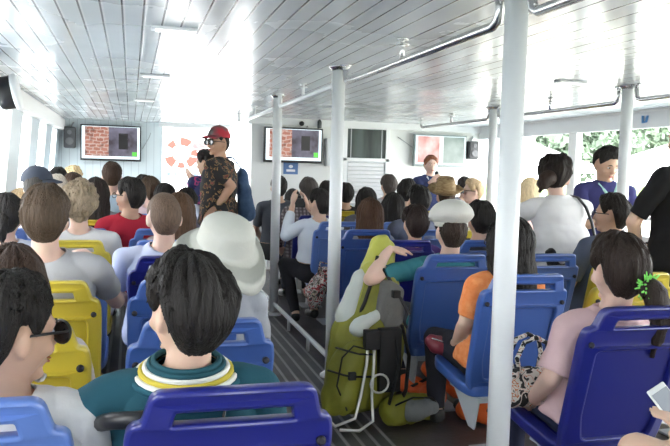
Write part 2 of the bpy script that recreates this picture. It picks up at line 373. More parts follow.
# handrails under the ceiling
def rail(x, y0, y1, label, z=1.935, m=STEEL, r=.019, mids=1):
    t = empty('ceiling_handrail', (x, (y0+y1)/2, ZC)); tag(t, label, 'handrail', 'steel ceiling handrails')
    h = (y1-y0)/2; dz = z-ZC; k = .05
    pts = [(0,-h,0),(0,-h,dz+k),(0,-h+k*.3,dz+k*.3),(0,-h+k,dz),(0,h-k,dz),(0,h-k*.3,dz+k*.3),(0,h,dz+k),(0,h,0)]
    MB().tube(pts, r, 12).build('tube', m, t, True)
    for yy in (-h, h): MB().lathe([(.036,-.012),(.036,0)], (0,yy,0), 16).build('end_flange', m, t, True)
    b = MB()
    b.tube([(0,0,dz),(0,0,0)], .012, 10); b.lathe([(.034,-.035),(.034,-.028)], (0,0,0), 14); b.lathe([(.03,-.01),(.03,0)], (0,0,0), 14)
    b.build('hanger', m, t, True)
rail(1.315, 2.50, 4.53, 'steel ceiling handrail between the thickest pole and the next')
rail(1.30, 4.73, 6.59, 'ceiling handrail between the two middle aisle poles', m=WHITE)  # steel rail coloured white, overexposure put into its material
rail(1.30, 6.79, 9.2, 'overexposed ceiling handrail running on to the front opening', m=WHITE)  # steel again, the blown-out light painted as white
rail(1.33, .50, 2.30, 'steel ceiling handrail at the top right of the thickest pole')
rail(3.50, 6.79, 8.6, 'farthest steel ceiling handrail in front of the pale television', r=.016)
rail(3.50, 4.73, 6.59, 'steel ceiling handrail behind the thickest pole above the crew man')
rail(3.50, 2.67, 4.53, 'steel ceiling handrail at the right edge of the picture')
# low floor rail
t = empty('floor_rail', (1.3, 6, 0)); tag(t, 'white low floor rail along the aisle between the poles', 'rail')
MB().tube([(0,-1.32,.11),(0,3.6,.11)], .019, 12).build('tube', WHITE, t, True)
for y in (5.3,6.0,7.4,8.2,9.0): MB().tube([(0,y-6,0),(0,y-6,.11)], .014, 8).build('post', WHITE, t, True)
# ceiling lights
for x, y, lab in ((.20,3.72,'slim white ceiling light nearest the camera above the left seats'), (.17,5.7,'slim white ceiling light in the middle of the left planks'), (.13,7.9,'slim white ceiling light farthest forward above the left seats'), (3.0,4.6,'slim white ceiling light over the right seats')):
    t = empty('ceiling_light', (x,y,ZC)); tag(t, lab, 'ceiling light', 'slim ceiling lights')
    MB().box((-.11,-.045,-.014), (.11,.045,0)).build('housing', WHITE, t, bevel=.004)
    MB().box((-.09,-.03,-.02), (.09,.03,-.0145)).build('diffuser', mat('diffuser',(.9,.9,.9),.4,emit=(1,1,1),estr=.4), t)
# roof edge and rolled curtain on the open right side
struct(MB().box((4.88,YB,1.87), (4.93,YF,2.09)).build('trim_4', mat('translucent_white_sheet', (.80,.82,.84), .5, bump=.3, bscale=3)))
struct(MB().box((4.86,YB,2.03), (4.96,YF,2.12)).build('trim_5', WHITE))
struct(MB().box((4.90,YB,0), (4.95,YF,.80)).build('wall_right', WHITE))
g = MB().tube([(4.92,YB,.98),(4.92,YM,.98)], .022, 10).build('side_rail', WHITE, smooth=True); tag(g, 'long white guard rail along the open right side', 'rail')
for k in range(6):
    MB().tube([(4.92,-2+2.2*k,.8),(4.92,-2+2.2*k,.98)], .015, 8).build('post', WHITE, g, True)
for yy in (7.3, 5.2): struct(MB().box((4.87,yy,.8), (4.95,yy+.16,1.88)).build('trim_6', WHITE, bevel=.01))
m_ = MB().tube([(4.865,6.12,1.99),(4.86,6.13,1.93),(4.86,6.18,1.925),(4.865,6.19,1.99)], .012, 8).build('hook', mat('blue_hook',(.12,.3,.6),.5), smooth=True); tag(m_, 'small blue hook mark on the white rolled sheet', 'hook')

# ---------------------------------------------------------------- seats
def seat_meshes():
    H = lambda q: [(-x, z) for x, z in q[::-1]]
    half = [(.185,.335), (.205,.43), (.213,.80), (.206,.842), (.180,.850), (.160,.920)]
    outer = roundpoly(half + H(half), [.05,.05,.03,.02,.02,.02]*1 + [.02,.02,.02,.03,.05,.05], 5)
    slot = roundpoly([(.138,.846),(.128,.893),(-.128,.893),(-.138,.846)], .014, 3)
    pan_h = roundpoly([(.150,.40),(.172,.50),(.176,.775),(-.176,.775),(-.172,.50),(-.150,.40)], .03, 4)
    a = curve_plate([outer, slot, pan_h], .013, .010)
    b = curve_plate([pan_h], .010, .002)
    bm = bmesh.new(); bm.from_mesh(a)
    bm2 = bmesh.new(); bm2.from_mesh(b)
    for v in bm2.verts: v.co.x *= 1.03; v.co.y = .59+(v.co.y-.59)*1.03; v.co.z = v.co.z - .004
    me2 = bpy.data.meshes.new('p'); bm2.to_mesh(me2); bm.from_mesh(me2)
    for v in bm.verts:
        x, z, y = v.co.x, v.co.y, -v.co.z
        # hugging curve of the panel, then the recline
        cv = -.035*(1-(x/.21)**2) if z < .85 else -.035*(1-(x/.21)**2)
        t = (.92-z)
        v.co = (x, y + cv + t*.29 + .25*max(0, .5-z)**2*1.2 + .02, z)
    back = bpy.data.meshes.new('backrest'); bm.to_mesh(back)
    po = roundpoly([(.185,.07),(.208,.16),(.208,.44),(.185,.50),(-.185,.50),(-.208,.44),(-.208,.16),(-.185,.07)], .04, 4)
    pi_ = roundpoly([(.15,.10),(.165,.18),(.165,.43),(.14,.462),(-.14,.462),(-.165,.43),(-.165,.18),(-.15,.10)], .04, 4)
    a = curve_plate([po, pi_], .016, .010); b = curve_plate([pi_], .010, .002)
    bm = bmesh.new(); bm.from_mesh(a)
    bm2 = bmesh.new(); bm2.from_mesh(b)
    for v in bm2.verts: v.co.x *= 1.03; v.co.y = .28+(v.co.y-.28)*1.03; v.co.z -= .006
    bm2.to_mesh(me2); bm.from_mesh(me2)
    for v in bm.verts:
        x, y, z = v.co
        v.co = (x, y+.085, .345 + z + .05*max(0,(y-.07)/.43)**1.2)
    pan = bpy.data.meshes.new('seat_pan'); bm.to_mesh(pan)
    for me in (back, pan):
        me.polygons.foreach_set('use_smooth', [True]*len(me.polygons))
        me.set_sharp_from_angle(angle=radians(40))
    return back, pan
BACK, PAN = seat_meshes()
pd = MB(); pd.box((-.035,.16,0), (.035,.26,.31)); pd.box((-.10,.10,0), (.10,.34,.012)); pd.box((-.17,.12,.30), (.17,.44,.322))
PED = pd.mesh('pedestal')
GUSS = []
for x in (-.165, .165):
    gs = MB()
    q = [(x-.004,.12,.31),(x-.004,.44,.345),(x-.004,.40,.31),(x-.004,.22,.16),(x-.004,.16,.16)]
    n = len(q); vv = q + [(a+.008, b, c) for a, b, c in q]
    gs.add(vv, [tuple(range(n))[::-1], tuple(range(n,2*n))] + [(i,(i+1)%n,n+(i+1)%n,n+i) for i in range(n)])
    GUSS.append(gs.mesh('side_plate'))
bo = MB()
BOLT = MB().lathe([(.011,-.004),(.011,.004),(.006,.008)], seg=12, R=Matrix.Rotation(pi/2,3,'X')).mesh('bolt')
PEDM = mat('pedestal_grey_paint', (.50,.53,.56), .4, .1)
SB = {}
for k, m in SEATC.items():
    b = BACK.copy(); b.materials.clear(); b.materials.append(m); p = PAN.copy(); p.materials.clear(); p.materials.append(m); SB[k] = (b, p)
for me in (PED, *GUSS): me.materials.append(PEDM)
BOLT.materials.append(mat('bolt_dark', (.03,.03,.04), .4, .6))
CX = dict(A=-.86, B=-.33, C=.21, D=1.75, E=2.33, F=2.88)
RY = [1.49,2.17,2.95,3.72,4.5,5.3,6.1,6.9,7.7,8.5,9.3,10.1]
def seat(c, r, k, label, grp=None):
    t = empty('ferry_seat', (CX[c], RY[r]-.02, 0)); tag(t, label, 'seat', 'moulded plastic ferry seats')
    for n, me in (('backrest', SB[k][0]), ('seat_pan', SB[k][1]), ('pedestal', PED), ('side_plate', GUSS[0]), ('side_plate', GUSS[1])):
        o = link(n, me, t)
    for sx in (-1, 1):
        o = link('bolt', BOLT, t, loc=(sx*.193, .030, .79))
SEATS = [
('C', 0, 'dark', 'deep blue seat in the centre foreground with the teal polo man'),
('B', 0, 'light', 'blue seat at the lower left corner with the sunglasses woman'),
('B', 1, 'yellow', 'yellow seat at left with the long brown haired woman'),
('B', 2, 'yellow', 'yellow seat at left with the grey t-shirt man'),
('B', 3, 'light', 'empty blue seat between two yellow seats at left'),
('B', 4, 'yellow', 'yellow seat holding the curly haired passenger'),
('B', 5, 'blue', 'empty blue seat just beyond the curly haired passenger'),
('B', 6, 'yellow', 'yellow seat of the dark haired woman left of the red shirt man'),
('B', 7, 'yellow', 'yellow seat of the light blue polo man'),
('C', 1, 'blue', 'empty blue seat directly ahead of the teal polo man'),
('C', 2, 'blue', 'blue seat of the woman under the cream sun hat'),
('C', 3, 'dark', 'deep blue seat holding the cropped hair man'),
('C', 4, 'light', 'blue seat of the brown long haired woman beside the aisle'),
('C', 5, 'light', 'blue seat of the red shirt man'),
('C', 6, 'light', 'blue seat two rows beyond the brown long haired woman'),
('C', 7, 'light', 'blue seat of the brown haired man with turned face'),
('C', 8, 'light', 'blue seat far forward of the farthest black haired passenger'),
('A', 3, 'light', 'blue seat beside the left windows just behind the ponytail passenger'),
('A', 4, 'light', 'blue seat of the ponytail passenger at the left edge'),
('A', 5, 'light', 'blue seat under the grey blue baseball cap passenger'),
('A', 6, 'light', 'blue seat of the blonde passenger by the windows'),
('A', 7, 'yellow', 'yellow seat by the windows far forward'),
('D', 1, 'dark', 'deep blue seat at lower right with the pink t-shirt woman'),
('D', 2, 'blue', 'blue seat of the orange blouse woman'),
('D', 3, 'blue', 'blue seat of the white flat cap man'),
('D', 4, 'dark', 'deep blue seat of the boy in purple'),
('D', 5, 'blue', 'blue seat of the reddish brown haired woman'),
('D', 6, 'light', 'blue seat of the young man with the camera'),
('D', 7, 'dark', 'deep blue seat of the plaid shirt man'),
('D', 8, 'light', 'blue seat of the charcoal shirt man'),
('D', 9, 'light', 'blue seat of the woman between charcoal and plaid shirts'),
('E', 2, 'yellow', "yellow seat right behind the pink t-shirt woman's head"),
('E', 3, 'blue', 'empty blue seat behind the standing white shirt woman'),
('E', 4, 'blue', 'blue seat of the woman with the top bun'),
('E', 5, 'light', 'blue seat of the black haired passenger below the crew woman'),
('E', 6, 'light', 'blue seat right of the reddish brown haired woman'),
('E', 7, 'light', 'blue seat beyond the reddish brown haired woman'),
('E', 8, 'yellow', 'yellow seat of the black and yellow striped passenger'),
('F', 2, 'yellow', 'yellow seat at the right edge, nearer of two'),
('F', 3, 'yellow', 'yellow seat holding the man with glasses'),
('F', 5, 'blue', 'blue seat right of the top bun woman'),
('F', 6, 'yellow', 'yellow seat of the straw hat passenger'),
('F', 7, 'light', 'blue seat of the spiky haired passenger'),
('F', 8, 'light', 'blue seat of the greying man before the door')]
for s_ in SEATS: seat(*s_)
# ---------------------------------------------------------------- people
def head_fn(v):
    v = v.copy(); z = v[:,2]; t = np.clip(-z, 0, 1)
    v[:,0] *= 1-.30*t**1.6
    bk = v[:,1] < 0
    v[:,1] = np.where(bk, v[:,1]*(1-.30*t**1.3), v[:,1]*(1-.06*t))
    return v
HR = np.array((.076, .097, .117))
def degrees_(L): return L/.1*180/pi
def head_pt(d):
    return head_fn(np.array([d]))[0]*HR
def make_hair(kind, hs, seed, T=.018, length=.2):
    """hair shell in head space"""
    nphi, ns = 96, 34
    keys = {'short': [(0,46),(30,48),(50,60),(66,74),(76,84),(86,68),(104,68),(116,100),(130,128),(150,136),(180,138)],
            'buzz': [(0,44),(30,46),(50,58),(66,70),(76,80),(86,66),(104,66),(116,98),(130,122),(150,130),(180,132)],
            'long': [(0,44),(25,50),(42,72),(58,100),(75,108),(180,118)],
            'up': [(0,42),(30,46),(50,60),(68,76),(78,86),(88,72),(104,72),(116,104),(135,126),(180,134)]}[kind]
    V = []; rn = random.Random(seed); o = rn.random()*50
    for i in range(nphi):
        ph = -180 + 360*i/nphi; a = abs(ph)
        te = np.interp(a, [k[0] for k in keys], [k[1] for k in keys])
        te += 2.5*noise.noise(Vector((ph*.12, o, 0))) + 3*noise.noise(Vector((ph*.45, o, 5)))
        D = 0
        if kind == 'long': D = length*float(np.clip((a-48)/25, 0, 1))*(1+.06*noise.noise(Vector((ph*.2, o, 3))))
        dr = radians(ph); sx_, cy_ = sin(dr), cos(dr)
        arc = radians(te)*.1; tot = arc + D
        for j in range(ns):
            s = j/(ns-1); L = s*tot
            if D == 0 or L < arc*.82:
                th = radians(te)*(s if D == 0 else L/arc)
                p = head_pt((sin(th)*sx_, sin(th)*cy_, cos(th)))
                n = Vector((p[0]/HR[0]**2, p[1]/HR[1]**2, p[2]/HR[2]**2)).normalized()
            else:
                th = radians(te*.82); p = head_pt((sin(th)*sx_, sin(th)*cy_, cos(th)))
                n = Vector((sx_, cy_, 0)); dd = L-arc*.82
                q = min(1, dd/.1)
                p = np.array((p[0]*(1+.06*q), p[1]*(1+.04*q) - (.025*min(1, max(0, (dd-.08)/.12)) if a > 70 else 0), p[2]-dd))
                if kind == 'long': p[0] *= 1-.10*max(0, (dd-.15)/.2)
            if D == 0: thk = T*(1-s**7) - .003*s**4
            else: thk = T*(1-.45*s**6)
            thk *= .75 + .25*min(1, s*5)
            rid = noise.noise(Vector((ph*.28+ .6*noise.noise(Vector((s*4, ph*.05, o))), s*2.2, o)))*.30 + noise.noise(Vector((ph*.09, s*3, o+9)))*.35
            clump = noise.noise(Vector((p[0]*26, p[1]*26, p[2]*20+o)))*.25
            sc = {'buzz': .2}.get(kind, 1)
            thk *= 1 + sc*(rid + clump)
            if kind in ('short','up','buzz') and a > 60: thk *= 1 - .45*float(np.clip((degrees_(L)-70)/50, 0, 1))
            V.append(tuple((Vector(p) + n*thk)*hs))
    F = []
    for i in range(nphi):
        k = (i+1) % nphi
        for j in range(ns-1): F.append((i*ns+j, i*ns+j+1, k*ns+j+1, k*ns+j))
    # loose tufts lying over the shell
    rn2 = random.Random(seed+1); nt_ = TUFTS[0]
    if kind == 'buzz': nt_ = 0
    for q in range(nt_):
        i = rn2.randrange(nphi); j0 = int(1+(ns-6)*rn2.random()**.8); ln = rn2.randint(4, 8)
        if ns-1-j0 < 3: continue
        ln = min(ln, ns-1-j0); lift = rn2.uniform(.0015,.007)*(1.6 if rn2.random() < .15 else 1); di = rn2.uniform(-.5,.5); wd_ = rn2.uniform(.0012,.0028)
        L_, R_, = [], []; b0 = len(V)
        for k in range(ln+1):
            ii = (i + int(round(di*k))) % nphi; p = Vector(V[ii*ns+j0+k]); t = k/ln
            n = Vector((p.x, p.y, max(p.z,0)*.8)).normalized(); tg = (Vector(V[ii*ns+min(ns-1,j0+k+1)]) - Vector(V[ii*ns+j0+k-1])); sdv = tg.cross(n)
            sdv = sdv.normalized() if sdv.length > 1e-6 else Vector((1,0,0))
            c = p + n*lift*sin(min(1,t*1.1)*pi*.75); ww = wd_*(1-t*.85)
            V.append(tuple(c - sdv*ww)); V.append(tuple(c + n*ww*.8)); V.append(tuple(c + sdv*ww))
        for k in range(ln):
            a = b0+3*k; F += [(a,a+1,a+4,a+3),(a+1,a+2,a+5,a+4)]
    return V, F
TUFTS = [500]
EYEW = mat('eye_white', (.75,.73,.70), .25); IRIS = mat('dark_iris', (.02,.012,.01), .15)
LIP = mat('lip', (.45,.16,.13), .45)
SUNG = mat('sunglass_lens', (.012,.012,.014), .06, spec=.8)
def hat_mesh(kind):
    m = MB()
    if kind == 'bucket':     # wide soft brim sun hat
        n, seg = [], 56; prof = [(.001,.136),(.045,.134),(.078,.124),(.094,.108),(.099,.100),(.104,.066),(.107,.036),(.109,.029),(.124,.024),(.140,.012),(.1405,.014),(.155,-.004),(.1555,-.002),(.168,-.022),(.1685,-.020),(.179,-.042),(.187,-.060),(.184,-.062),(.174,-.042),(.158,-.012),(.138,.006),(.105,.018)]
        V = []
        for r, z in prof:
            for k in range(seg):
                a = 2*pi*k/seg; w = max(0, (r-.11)/.06)
                V.append((r*cos(a)*(1+.05*w*sin(2*a+.6)), r*sin(a)*1.08*(1+.04*w*sin(3*a)), z + .022*w*sin(3*a+1) + .012*w*sin(5*a)))
        F = [(i*seg+k, i*seg+(k+1)%seg, (i+1)*seg+(k+1)%seg, (i+1)*seg+k) for i in range(len(prof)-1) for k in range(seg)]
        F.append(tuple(range(seg))[::-1]); m.add(V, F)
    elif kind == 'straw':
        seg = 48; prof = [(.001,.150),(.04,.165),(.072,.160),(.088,.12),(.094,.045),(.10,.028),(.13,.03),(.165,.045),(.166,.040),(.13,.022),(.098,.018)]
        V = [(r*cos(2*pi*k/seg)*1.0, r*sin(2*pi*k/seg)*1.1 , z-.02*max(0,(r-.11)/.05)*cos(4*pi*k/seg)+.03*max(0,(r-.11)/.05)*abs(cos(2*pi*k/seg)) - (.022 if r < .05 else 0)) for r, z in prof for k in range(seg)]
        F = [(i*seg+k, i*seg+(k+1)%seg, (i+1)*seg+(k+1)%seg, (i+1)*seg+k) for i in range(len(prof)-1) for k in range(seg)]; F.append(tuple(range(seg))[::-1]); m.add(V, F)
    elif kind == 'flat':     # newsboy cap
        def fn(v):
            v = v.copy(); z = v[:,2]; v[:,2] = np.where(z < 0, z*.72, z); v[:,1] = v[:,1] + .10*(v[:,1] > 0)*v[:,1]
            v[:,0] *= np.where(z < 0, 1-.34*np.clip(-z,0,1), 1); v[:,1] *= np.where(z < 0, 1-.28*np.clip(-z,0,1), 1); return v
        m.ell((0,-.002,.062), (.122,.138,.098), Matrix.Rotation(radians(-7),3,'X'), 40, 20, fn)
        m.lathe([(.091,.004),(.095,.006),(.097,.040),(.091,.042)], (0,0,0), 36)
        m.ell((0,.115,.035), (.075,.055,.008), Matrix.Rotation(radians(-14),3,'X'), 20, 8)
    else:                    # baseball cap / visor
        top = .132 if kind == 'cap' else .07
        m.ell((0,0,.030), (.092,.110,.105), None, 32, 20, lambda v: np.where(v[:,2:3] < 0, v*np.array((1,1,.12)), v))
        V = []; F = []
        for i in range(13):
            a = radians(-68+136*i/12)
            for r, dz in ((.0,0),(1,-.012)):
                for tz in (0, -.006):
                    V.append((sin(a)*(.088+.0*r), cos(a)*.10 + r*(.075*max(0,cos(a))**.6), .030 + tz + dz*r + .014*cos(a)*(1-r) - .012*abs(sin(a))*r))
        for i in range(12):
            p = i*4; q = p+4; F += [(p,p+2,q+2,q),(p+1,q+1,q+3,p+3),(p+2,p+3,q+3,q+2),(p,q,q+1,p+1)]
        F += [(0,1,3,2),(48,50,51,49)]
        m.add(V, F); m.ell((0,0,.136), (.008,.008,.005), None, 10, 6)
    return m.mesh('hat')

def person(label, x, y, top, pose='sit', rz=0, lean=None, side=0, yaw=0, pitch=0, roll=0, hs=1.0, w=.165, shirt=(.6,.6,.62), sleeve=.75, shirtm=None,
           pants=(.04,.045,.06), pant_t=1.0, shoe=(.03,.03,.03), hair='short', hairc=(.012,.010,.009), T=.018, length=.2, hat=None, hatc=None, hatyaw=0, skin=(.62,.40,.28),
           L=None, R=None, hand=(None,None), glasses=None, vox=.013, fat=1.0, legs=None, extras=None, curl=.5, hpos=None, face=True, offset=.008, hem=-.035, group=None, root_z=0):
    fwd = .0
    if lean is None: lean = -11 if pose == 'sit' else 0
    up = top - .115*hs - (.47 if pose == 'sit' else .90)
    root = empty('person', (x, y + (sin(radians(-lean))*up*-1 if False else -sin(radians(lean))*up*cos(radians(rz))), root_z), radians(rz))
    if rz: root.location.x = x + sin(radians(lean))*up*sin(radians(rz))
    tag(root, label, 'person', group)
    Mi = (Matrix.Translation(root.location) @ Matrix.Rotation(radians(rz),4,'Z')).inverted()
    pz = .47 if pose == 'sit' else .90
    R_ = Matrix.Rotation(radians(-lean),3,'X') @ Matrix.Rotation(radians(side),3,'Y')
    P0 = Vector((0,0,pz))
    U = lambda a, b, c: P0 + R_ @ (Vector((a,b,c))-P0)       # upper-body point given upright
    topu = pz + (top-pz-.115*hs)/max(.5,cos(radians(lean))) + .115*hs
    hz = topu - .118*hs
    sz = hz - .175*hs                                       # shoulder line
    mb = MB(); bones = []
    def bone(lab, a, b, ra, rb): bones.append((lab, np.array(a), np.array(b), ra, rb))
    # trunk as stacked ellipse rings
    hgt = sz - pz
    rings = [(-.10,.0,.10*fat,.09),(-.085,.0,.155*fat,.115*fat),(-.02,0,.178*fat,.13*fat),(.07,.0,.165*fat,.122*fat),(.38*hgt,.004,.150*fat,.112*fat),(.62*hgt,.0,w*.98,.118*fat),(.82*hgt,-.004,w*1.03,.105*fat),(.97*hgt,-.008,w*.86,.078),(1.06*hgt,-.006,w*.50,.056),(1.12*hgt,-.003,w*.25,.04)]
    V = []; seg = 28
    for dz, dy, rx, ry in rings:
        for k in range(seg):
            a = 2*pi*k/seg; ca, sa = cos(a), sin(a); e = 2/2.5
            V.append(tuple(U(rx*abs(ca)**e*(1 if ca > 0 else -1), dy+ry*abs(sa)**e*(1 if sa > 0 else -1), pz+dz)))
    F = [(i*seg+k, i*seg+(k+1)%seg, (i+1)*seg+(k+1)%seg, (i+1)*seg+k) for i in range(len(rings)-1) for k in range(seg)]
    F += [tuple(range(seg))[::-1], tuple((len(rings)-1)*seg+k for k in range(seg))]
    mb.add(V, F)
    bone('torso', U(0,0,pz+.02), U(0,0,pz+.62*hgt), .16*fat, .15*fat); bone('torso', U(-w*.8,-.005,pz+.85*hgt), U(w*.8,-.005,pz+.85*hgt), .10, .10)
    bone('hip', U(-.07,0,pz-.04), U(.07,0,pz-.04), .125*fat, .125*fat)
    # head
    nb = U(0,-.01,sz+.02); HC = U(0,.012,hz)
    if hpos: HC = Mi @ Vector(hpos); 
    HM = R_.to_4x4() @ Matrix.Identity(4)
    HM = Matrix.Translation(HC) @ Matrix.Rotation(radians(yaw),4,'Z') @ Matrix.Rotation(radians(-pitch),4,'X') @ Matrix.Rotation(radians(roll),4,'Y') @ Matrix.Scale(hs,4)
    H = lambda a, b, c: HM @ Vector((a,b,c))
    HR3 = HM.to_3x3()
    mb.ell(tuple(HC), tuple(HR), HR3, 32, 24, head_fn)
    nk = H(0,-.022,-.062); mb.cap(nb, nk, .060 if w > .15 else .052, .050*hs if w > .15 else .046*hs); bone('neck', nb, nk, .052, .050)
    mb.cap(U(-.055,-.01,sz-.01), U(.055,-.01,sz-.01), .055, .055)
    bone('head', H(0,0,.02), H(0,0,-.03), .095*hs, .08*hs)
    for a, r in (((0,.088,.014),.010),((0,.104,-.022),.013)): pass
    mb.cap(H(0,.090,.014), H(0,.108,-.022), .009*hs, .0135*hs, 10); mb.cap(H(-.010,.098,-.028), H(.010,.098,-.028), .009*hs, .009*hs, 8)
    for s in (-1, 1):
        mb.ell(tuple(H(s*.080,-.008,-.008)), (.012*hs,.021*hs,.034*hs), HR3 @ Matrix.Rotation(s*.25,3,'Z'), 14, 10)
        mb.ell(tuple(H(s*.028,.083,.030)), (.024,.012,.008), HR3, 12, 8)
        mb.ell(tuple(H(s*.036,.070,-.028)), (.024,.020,.022), HR3, 12, 8)
    mb.ell(tuple(H(0,.086,-.060)), (.024,.012,.011), HR3, 12, 8); mb.ell(tuple(H(0,.074,-.092)), (.024,.018,.016), HR3, 12, 8)
    # legs
    for s in (-1, 1):
        if legs and legs[0 if s < 0 else 1]:
            hp, kn, an, toe = [Mi @ Vector(q) for q in legs[0 if s < 0 else 1]]
        elif pose == 'sit': hp, kn, an = Vector((s*.09,0,.46)), Vector((s*.11,.40,.47)), Vector((s*.11,.36,.09)); toe = an + Vector((s*.02,.15,-.055))
        else: hp, kn, an = Vector((s*.09,0,.88)), Vector((s*.10,.01,.48)), Vector((s*.11,-.02,.09)); toe = an + Vector((s*.03,.16,-.055))
        mb.cap(hp, kn, .092*fat, .058); bone('thigh', hp, kn, .088*fat, .058)
        ct = kn.lerp(an, .3) + Vector((0,-.012,0)); mb.cap(kn, ct, .056, .054); mb.cap(ct, an, .054, .036); bone('calf', kn, an, .056, .038)
        mb.cap(an+Vector((0,-.02,-.03)), toe, .038, .030); mb.cap(an, an+Vector((0,-.02,-.04)), .036, .034); bone('footl' if s < 0 else 'footr', an+Vector((0,-.02,-.035)), toe, .042, .034)
    # arms
    for si, s, ov in ((0,-1,L),(1,1,R)):
        sh = U(s*(w+.012), -.006, sz-.035)
        if ov: el, wr = Mi @ Vector(ov[0]), Mi @ Vector(ov[1])
        elif pose == 'sit': el, wr = U(s*(w+.065), .03, sz-.30), Vector((s*.12, .26, .575))
        else: el, wr = U(s*(w+.06), -.01, sz-.32), U(s*(w+.06), .07, sz-.56)
        mb.cap(sh, el, .050*(.5+.5*fat), .039); bone('uarm', sh, el, .050, .039)
        mb.cap(U(s*w*.7,-.005,sz-.02), sh, .050, .050)
        mid = el.lerp(wr, .25); mb.cap(el, mid, .038, .040); mb.cap(mid, wr, .040, .026); bone('farm', el, wr, .040, .026)
        d = (wr-el).normalized(); hd = hand[si]
        if hd: d = (root.rotation_euler.to_matrix().inverted() @ Vector(hd[0])).normalized(); pn = root.rotation_euler.to_matrix().inverted() @ Vector(hd[1])
        else: pn = Vector((0,0,-1)) if pose == 'sit' else Vector((-s,0,0))
        pn = (pn - d*pn.dot(d)).normalized(); sd = d.cross(pn)                       # sideways across the palm
        tsd = sd if sd.dot(Vector((-s,0,0)))*1 >= 0 else -sd
        if not hd and pose != 'sit': tsd = sd if sd.y > 0 else -sd
        pm = Matrix((sd, d, pn)).transposed()
        mb.ell(tuple(wr+d*.05), (.042,.052,.016), pm, 14, 10)
        bone('hand', wr+d*.01, wr+d*.14, .035, .02)
        ths = 1 if tsd.dot(sd) > 0 else -1
        for q, (o, ln) in enumerate(((.030,.070),(.010,.080),(-.010,.074),(-.029,.058))):
            b0 = wr + d*.085 + sd*(o*ths); c1 = curl*.6; c2 = curl*1.5
            k1 = b0 + (d*cos(c1) + pn*sin(c1))*ln*.5; k2 = k1 + (d*cos(c2) + pn*sin(c2))*ln*.5
            mb.cap(b0 - d*.02, k1, .0105, .0095, 8); mb.cap(k1, k2, .0095, .008, 8)
        b0 = wr + d*.025 + tsd*.030; k1 = b0 + d*.030 + tsd*.025 + pn*.008; k2 = k1 + d*.032 + tsd*.004 + pn*.006
        mb.cap(b0, k1, .014, .011, 8); mb.cap(k1, k2, .011, .009, 8)
    body_me = remesh(mb, vox, 2 if vox < .011 else 1, .5)
    body = link('body', body_me, root, skinm(skin), True)
    # ---- zones by nearest bone
    n = len(body_me.vertices); co = np.empty(n*3); body_me.vertices.foreach_get('co', co); co = co.reshape(-1,3)
    no = np.empty(n*3); body_me.vertices.foreach_get('normal', no); no = no.reshape(-1,3)
    best = np.full(n, 1e9); lab = np.full(n, -1); tt = np.zeros(n)
    names = ['torso','hip','neck','head','thigh','calf','footl','footr','uarm','farm','hand']
    for (lb, a, b, ra, rb) in bones:
        ab = b-a; t = np.clip(((co-a)@ab)/max(ab@ab,1e-9), 0, 1); dd = np.linalg.norm(co-(a+t[:,None]*ab), axis=1) - (ra+(rb-ra)*t)
        m_ = dd < best; best[m_] = dd[m_]; lab[m_] = names.index(lb); tt[m_] = t[m_]
    faces = [tuple(p.vertices) for p in body_me.polygons]
    def garment(name, mask, off, m, wr=.006, seed=0):
        fs = [f for f in faces if sum(mask[i] for i in f) >= 3]
        if len(fs) < 10: return
        used = sorted({i for f in fs for i in f}); mp = {o_: i for i, o_ in enumerate(used)}
        P = co[used].copy(); Nn = no[used]
        from collections import Counter
        ec = Counter(tuple(sorted((f[i], f[(i+1)%len(f)]))) for f in fs for i in range(len(f)))
        nbr = {}
        for (a, b), c in ec.items():
            if c == 1: nbr.setdefault(a, []).append(b); nbr.setdefault(b, []).append(a)
        for it in range(8):
            Q = P.copy()
            for v_, ns_ in nbr.items():
                if len(ns_) == 2: Q[mp[v_]] = .5*P[mp[v_]] + .25*(P[mp[ns_[0]]] + P[mp[ns_[1]]])
            P = Q
        if wr:
            s1 = seed*3.1
            nz = np.array([noise.noise(Vector((p[0]*9+s1, p[1]*9, p[2]*13))) + .6*noise.noise(Vector((p[0]*22+p[2]*10, p[1]*22, p[2]*16+s1))) for p in P])
            off_ = off + wr*np.clip(nz+.3, -.5, 1.5)
        else: off_ = off
        P = P + Nn*(off_ if np.isscalar(off_) else off_[:,None])
        me = bpy.data.meshes.new(name); me.from_pydata(P.tolist(), [], [tuple(mp[i] for i in f) for f in fs]); me.update()
        o = link(name, me, root, m, True)
        so = o.modifiers.new('thickness', 'SOLIDIFY'); so.thickness = .006; so.offset = -1
        return o
    seed = int(abs(x*131+y*17)) % 97
    T_ = lambda q: lab == names.index(q)
    upz = (co - np.array(P0)) @ np.array(R_ @ Vector((0,0,1)))
    sm = (T_('torso') | T_('hip')) & (upz > hem) | (T_('thigh') & (upz > hem) & (hem < -.1)) | T_('uarm') & (tt < min(1, sleeve/1.0 if sleeve < 1 else 1.01)) | T_('neck') & (tt < .12)
    if sleeve > 1: sm = sm | T_('uarm') | T_('farm') & (tt < sleeve-1)
    sh_ = garment('shirt', sm, offset+.004, shirtm or fabric(shirt), .007, seed)
    pm_ = (T_('torso') | T_('hip')) & (upz <= min(.04, hem+.075)) | T_('thigh') & ((hem > -.1) | (upz <= hem+.05)) & (tt < min(1.01, pant_t*2 if pant_t < .5 else 1.01)) | T_('calf') & (tt < (pant_t-.5)*2 if pant_t >= .5 else False)
    garment('trousers', pm_, offset-.001, fabric(pants), .004, seed+5)
    for q_ in ('footl','footr'): garment('shoe', T_(q_), .006, mat('shoe_%.2f_%.2f' % (shoe[0], shoe[2]), shoe, .5), 0)
    # ---- hair
    hp_ = None
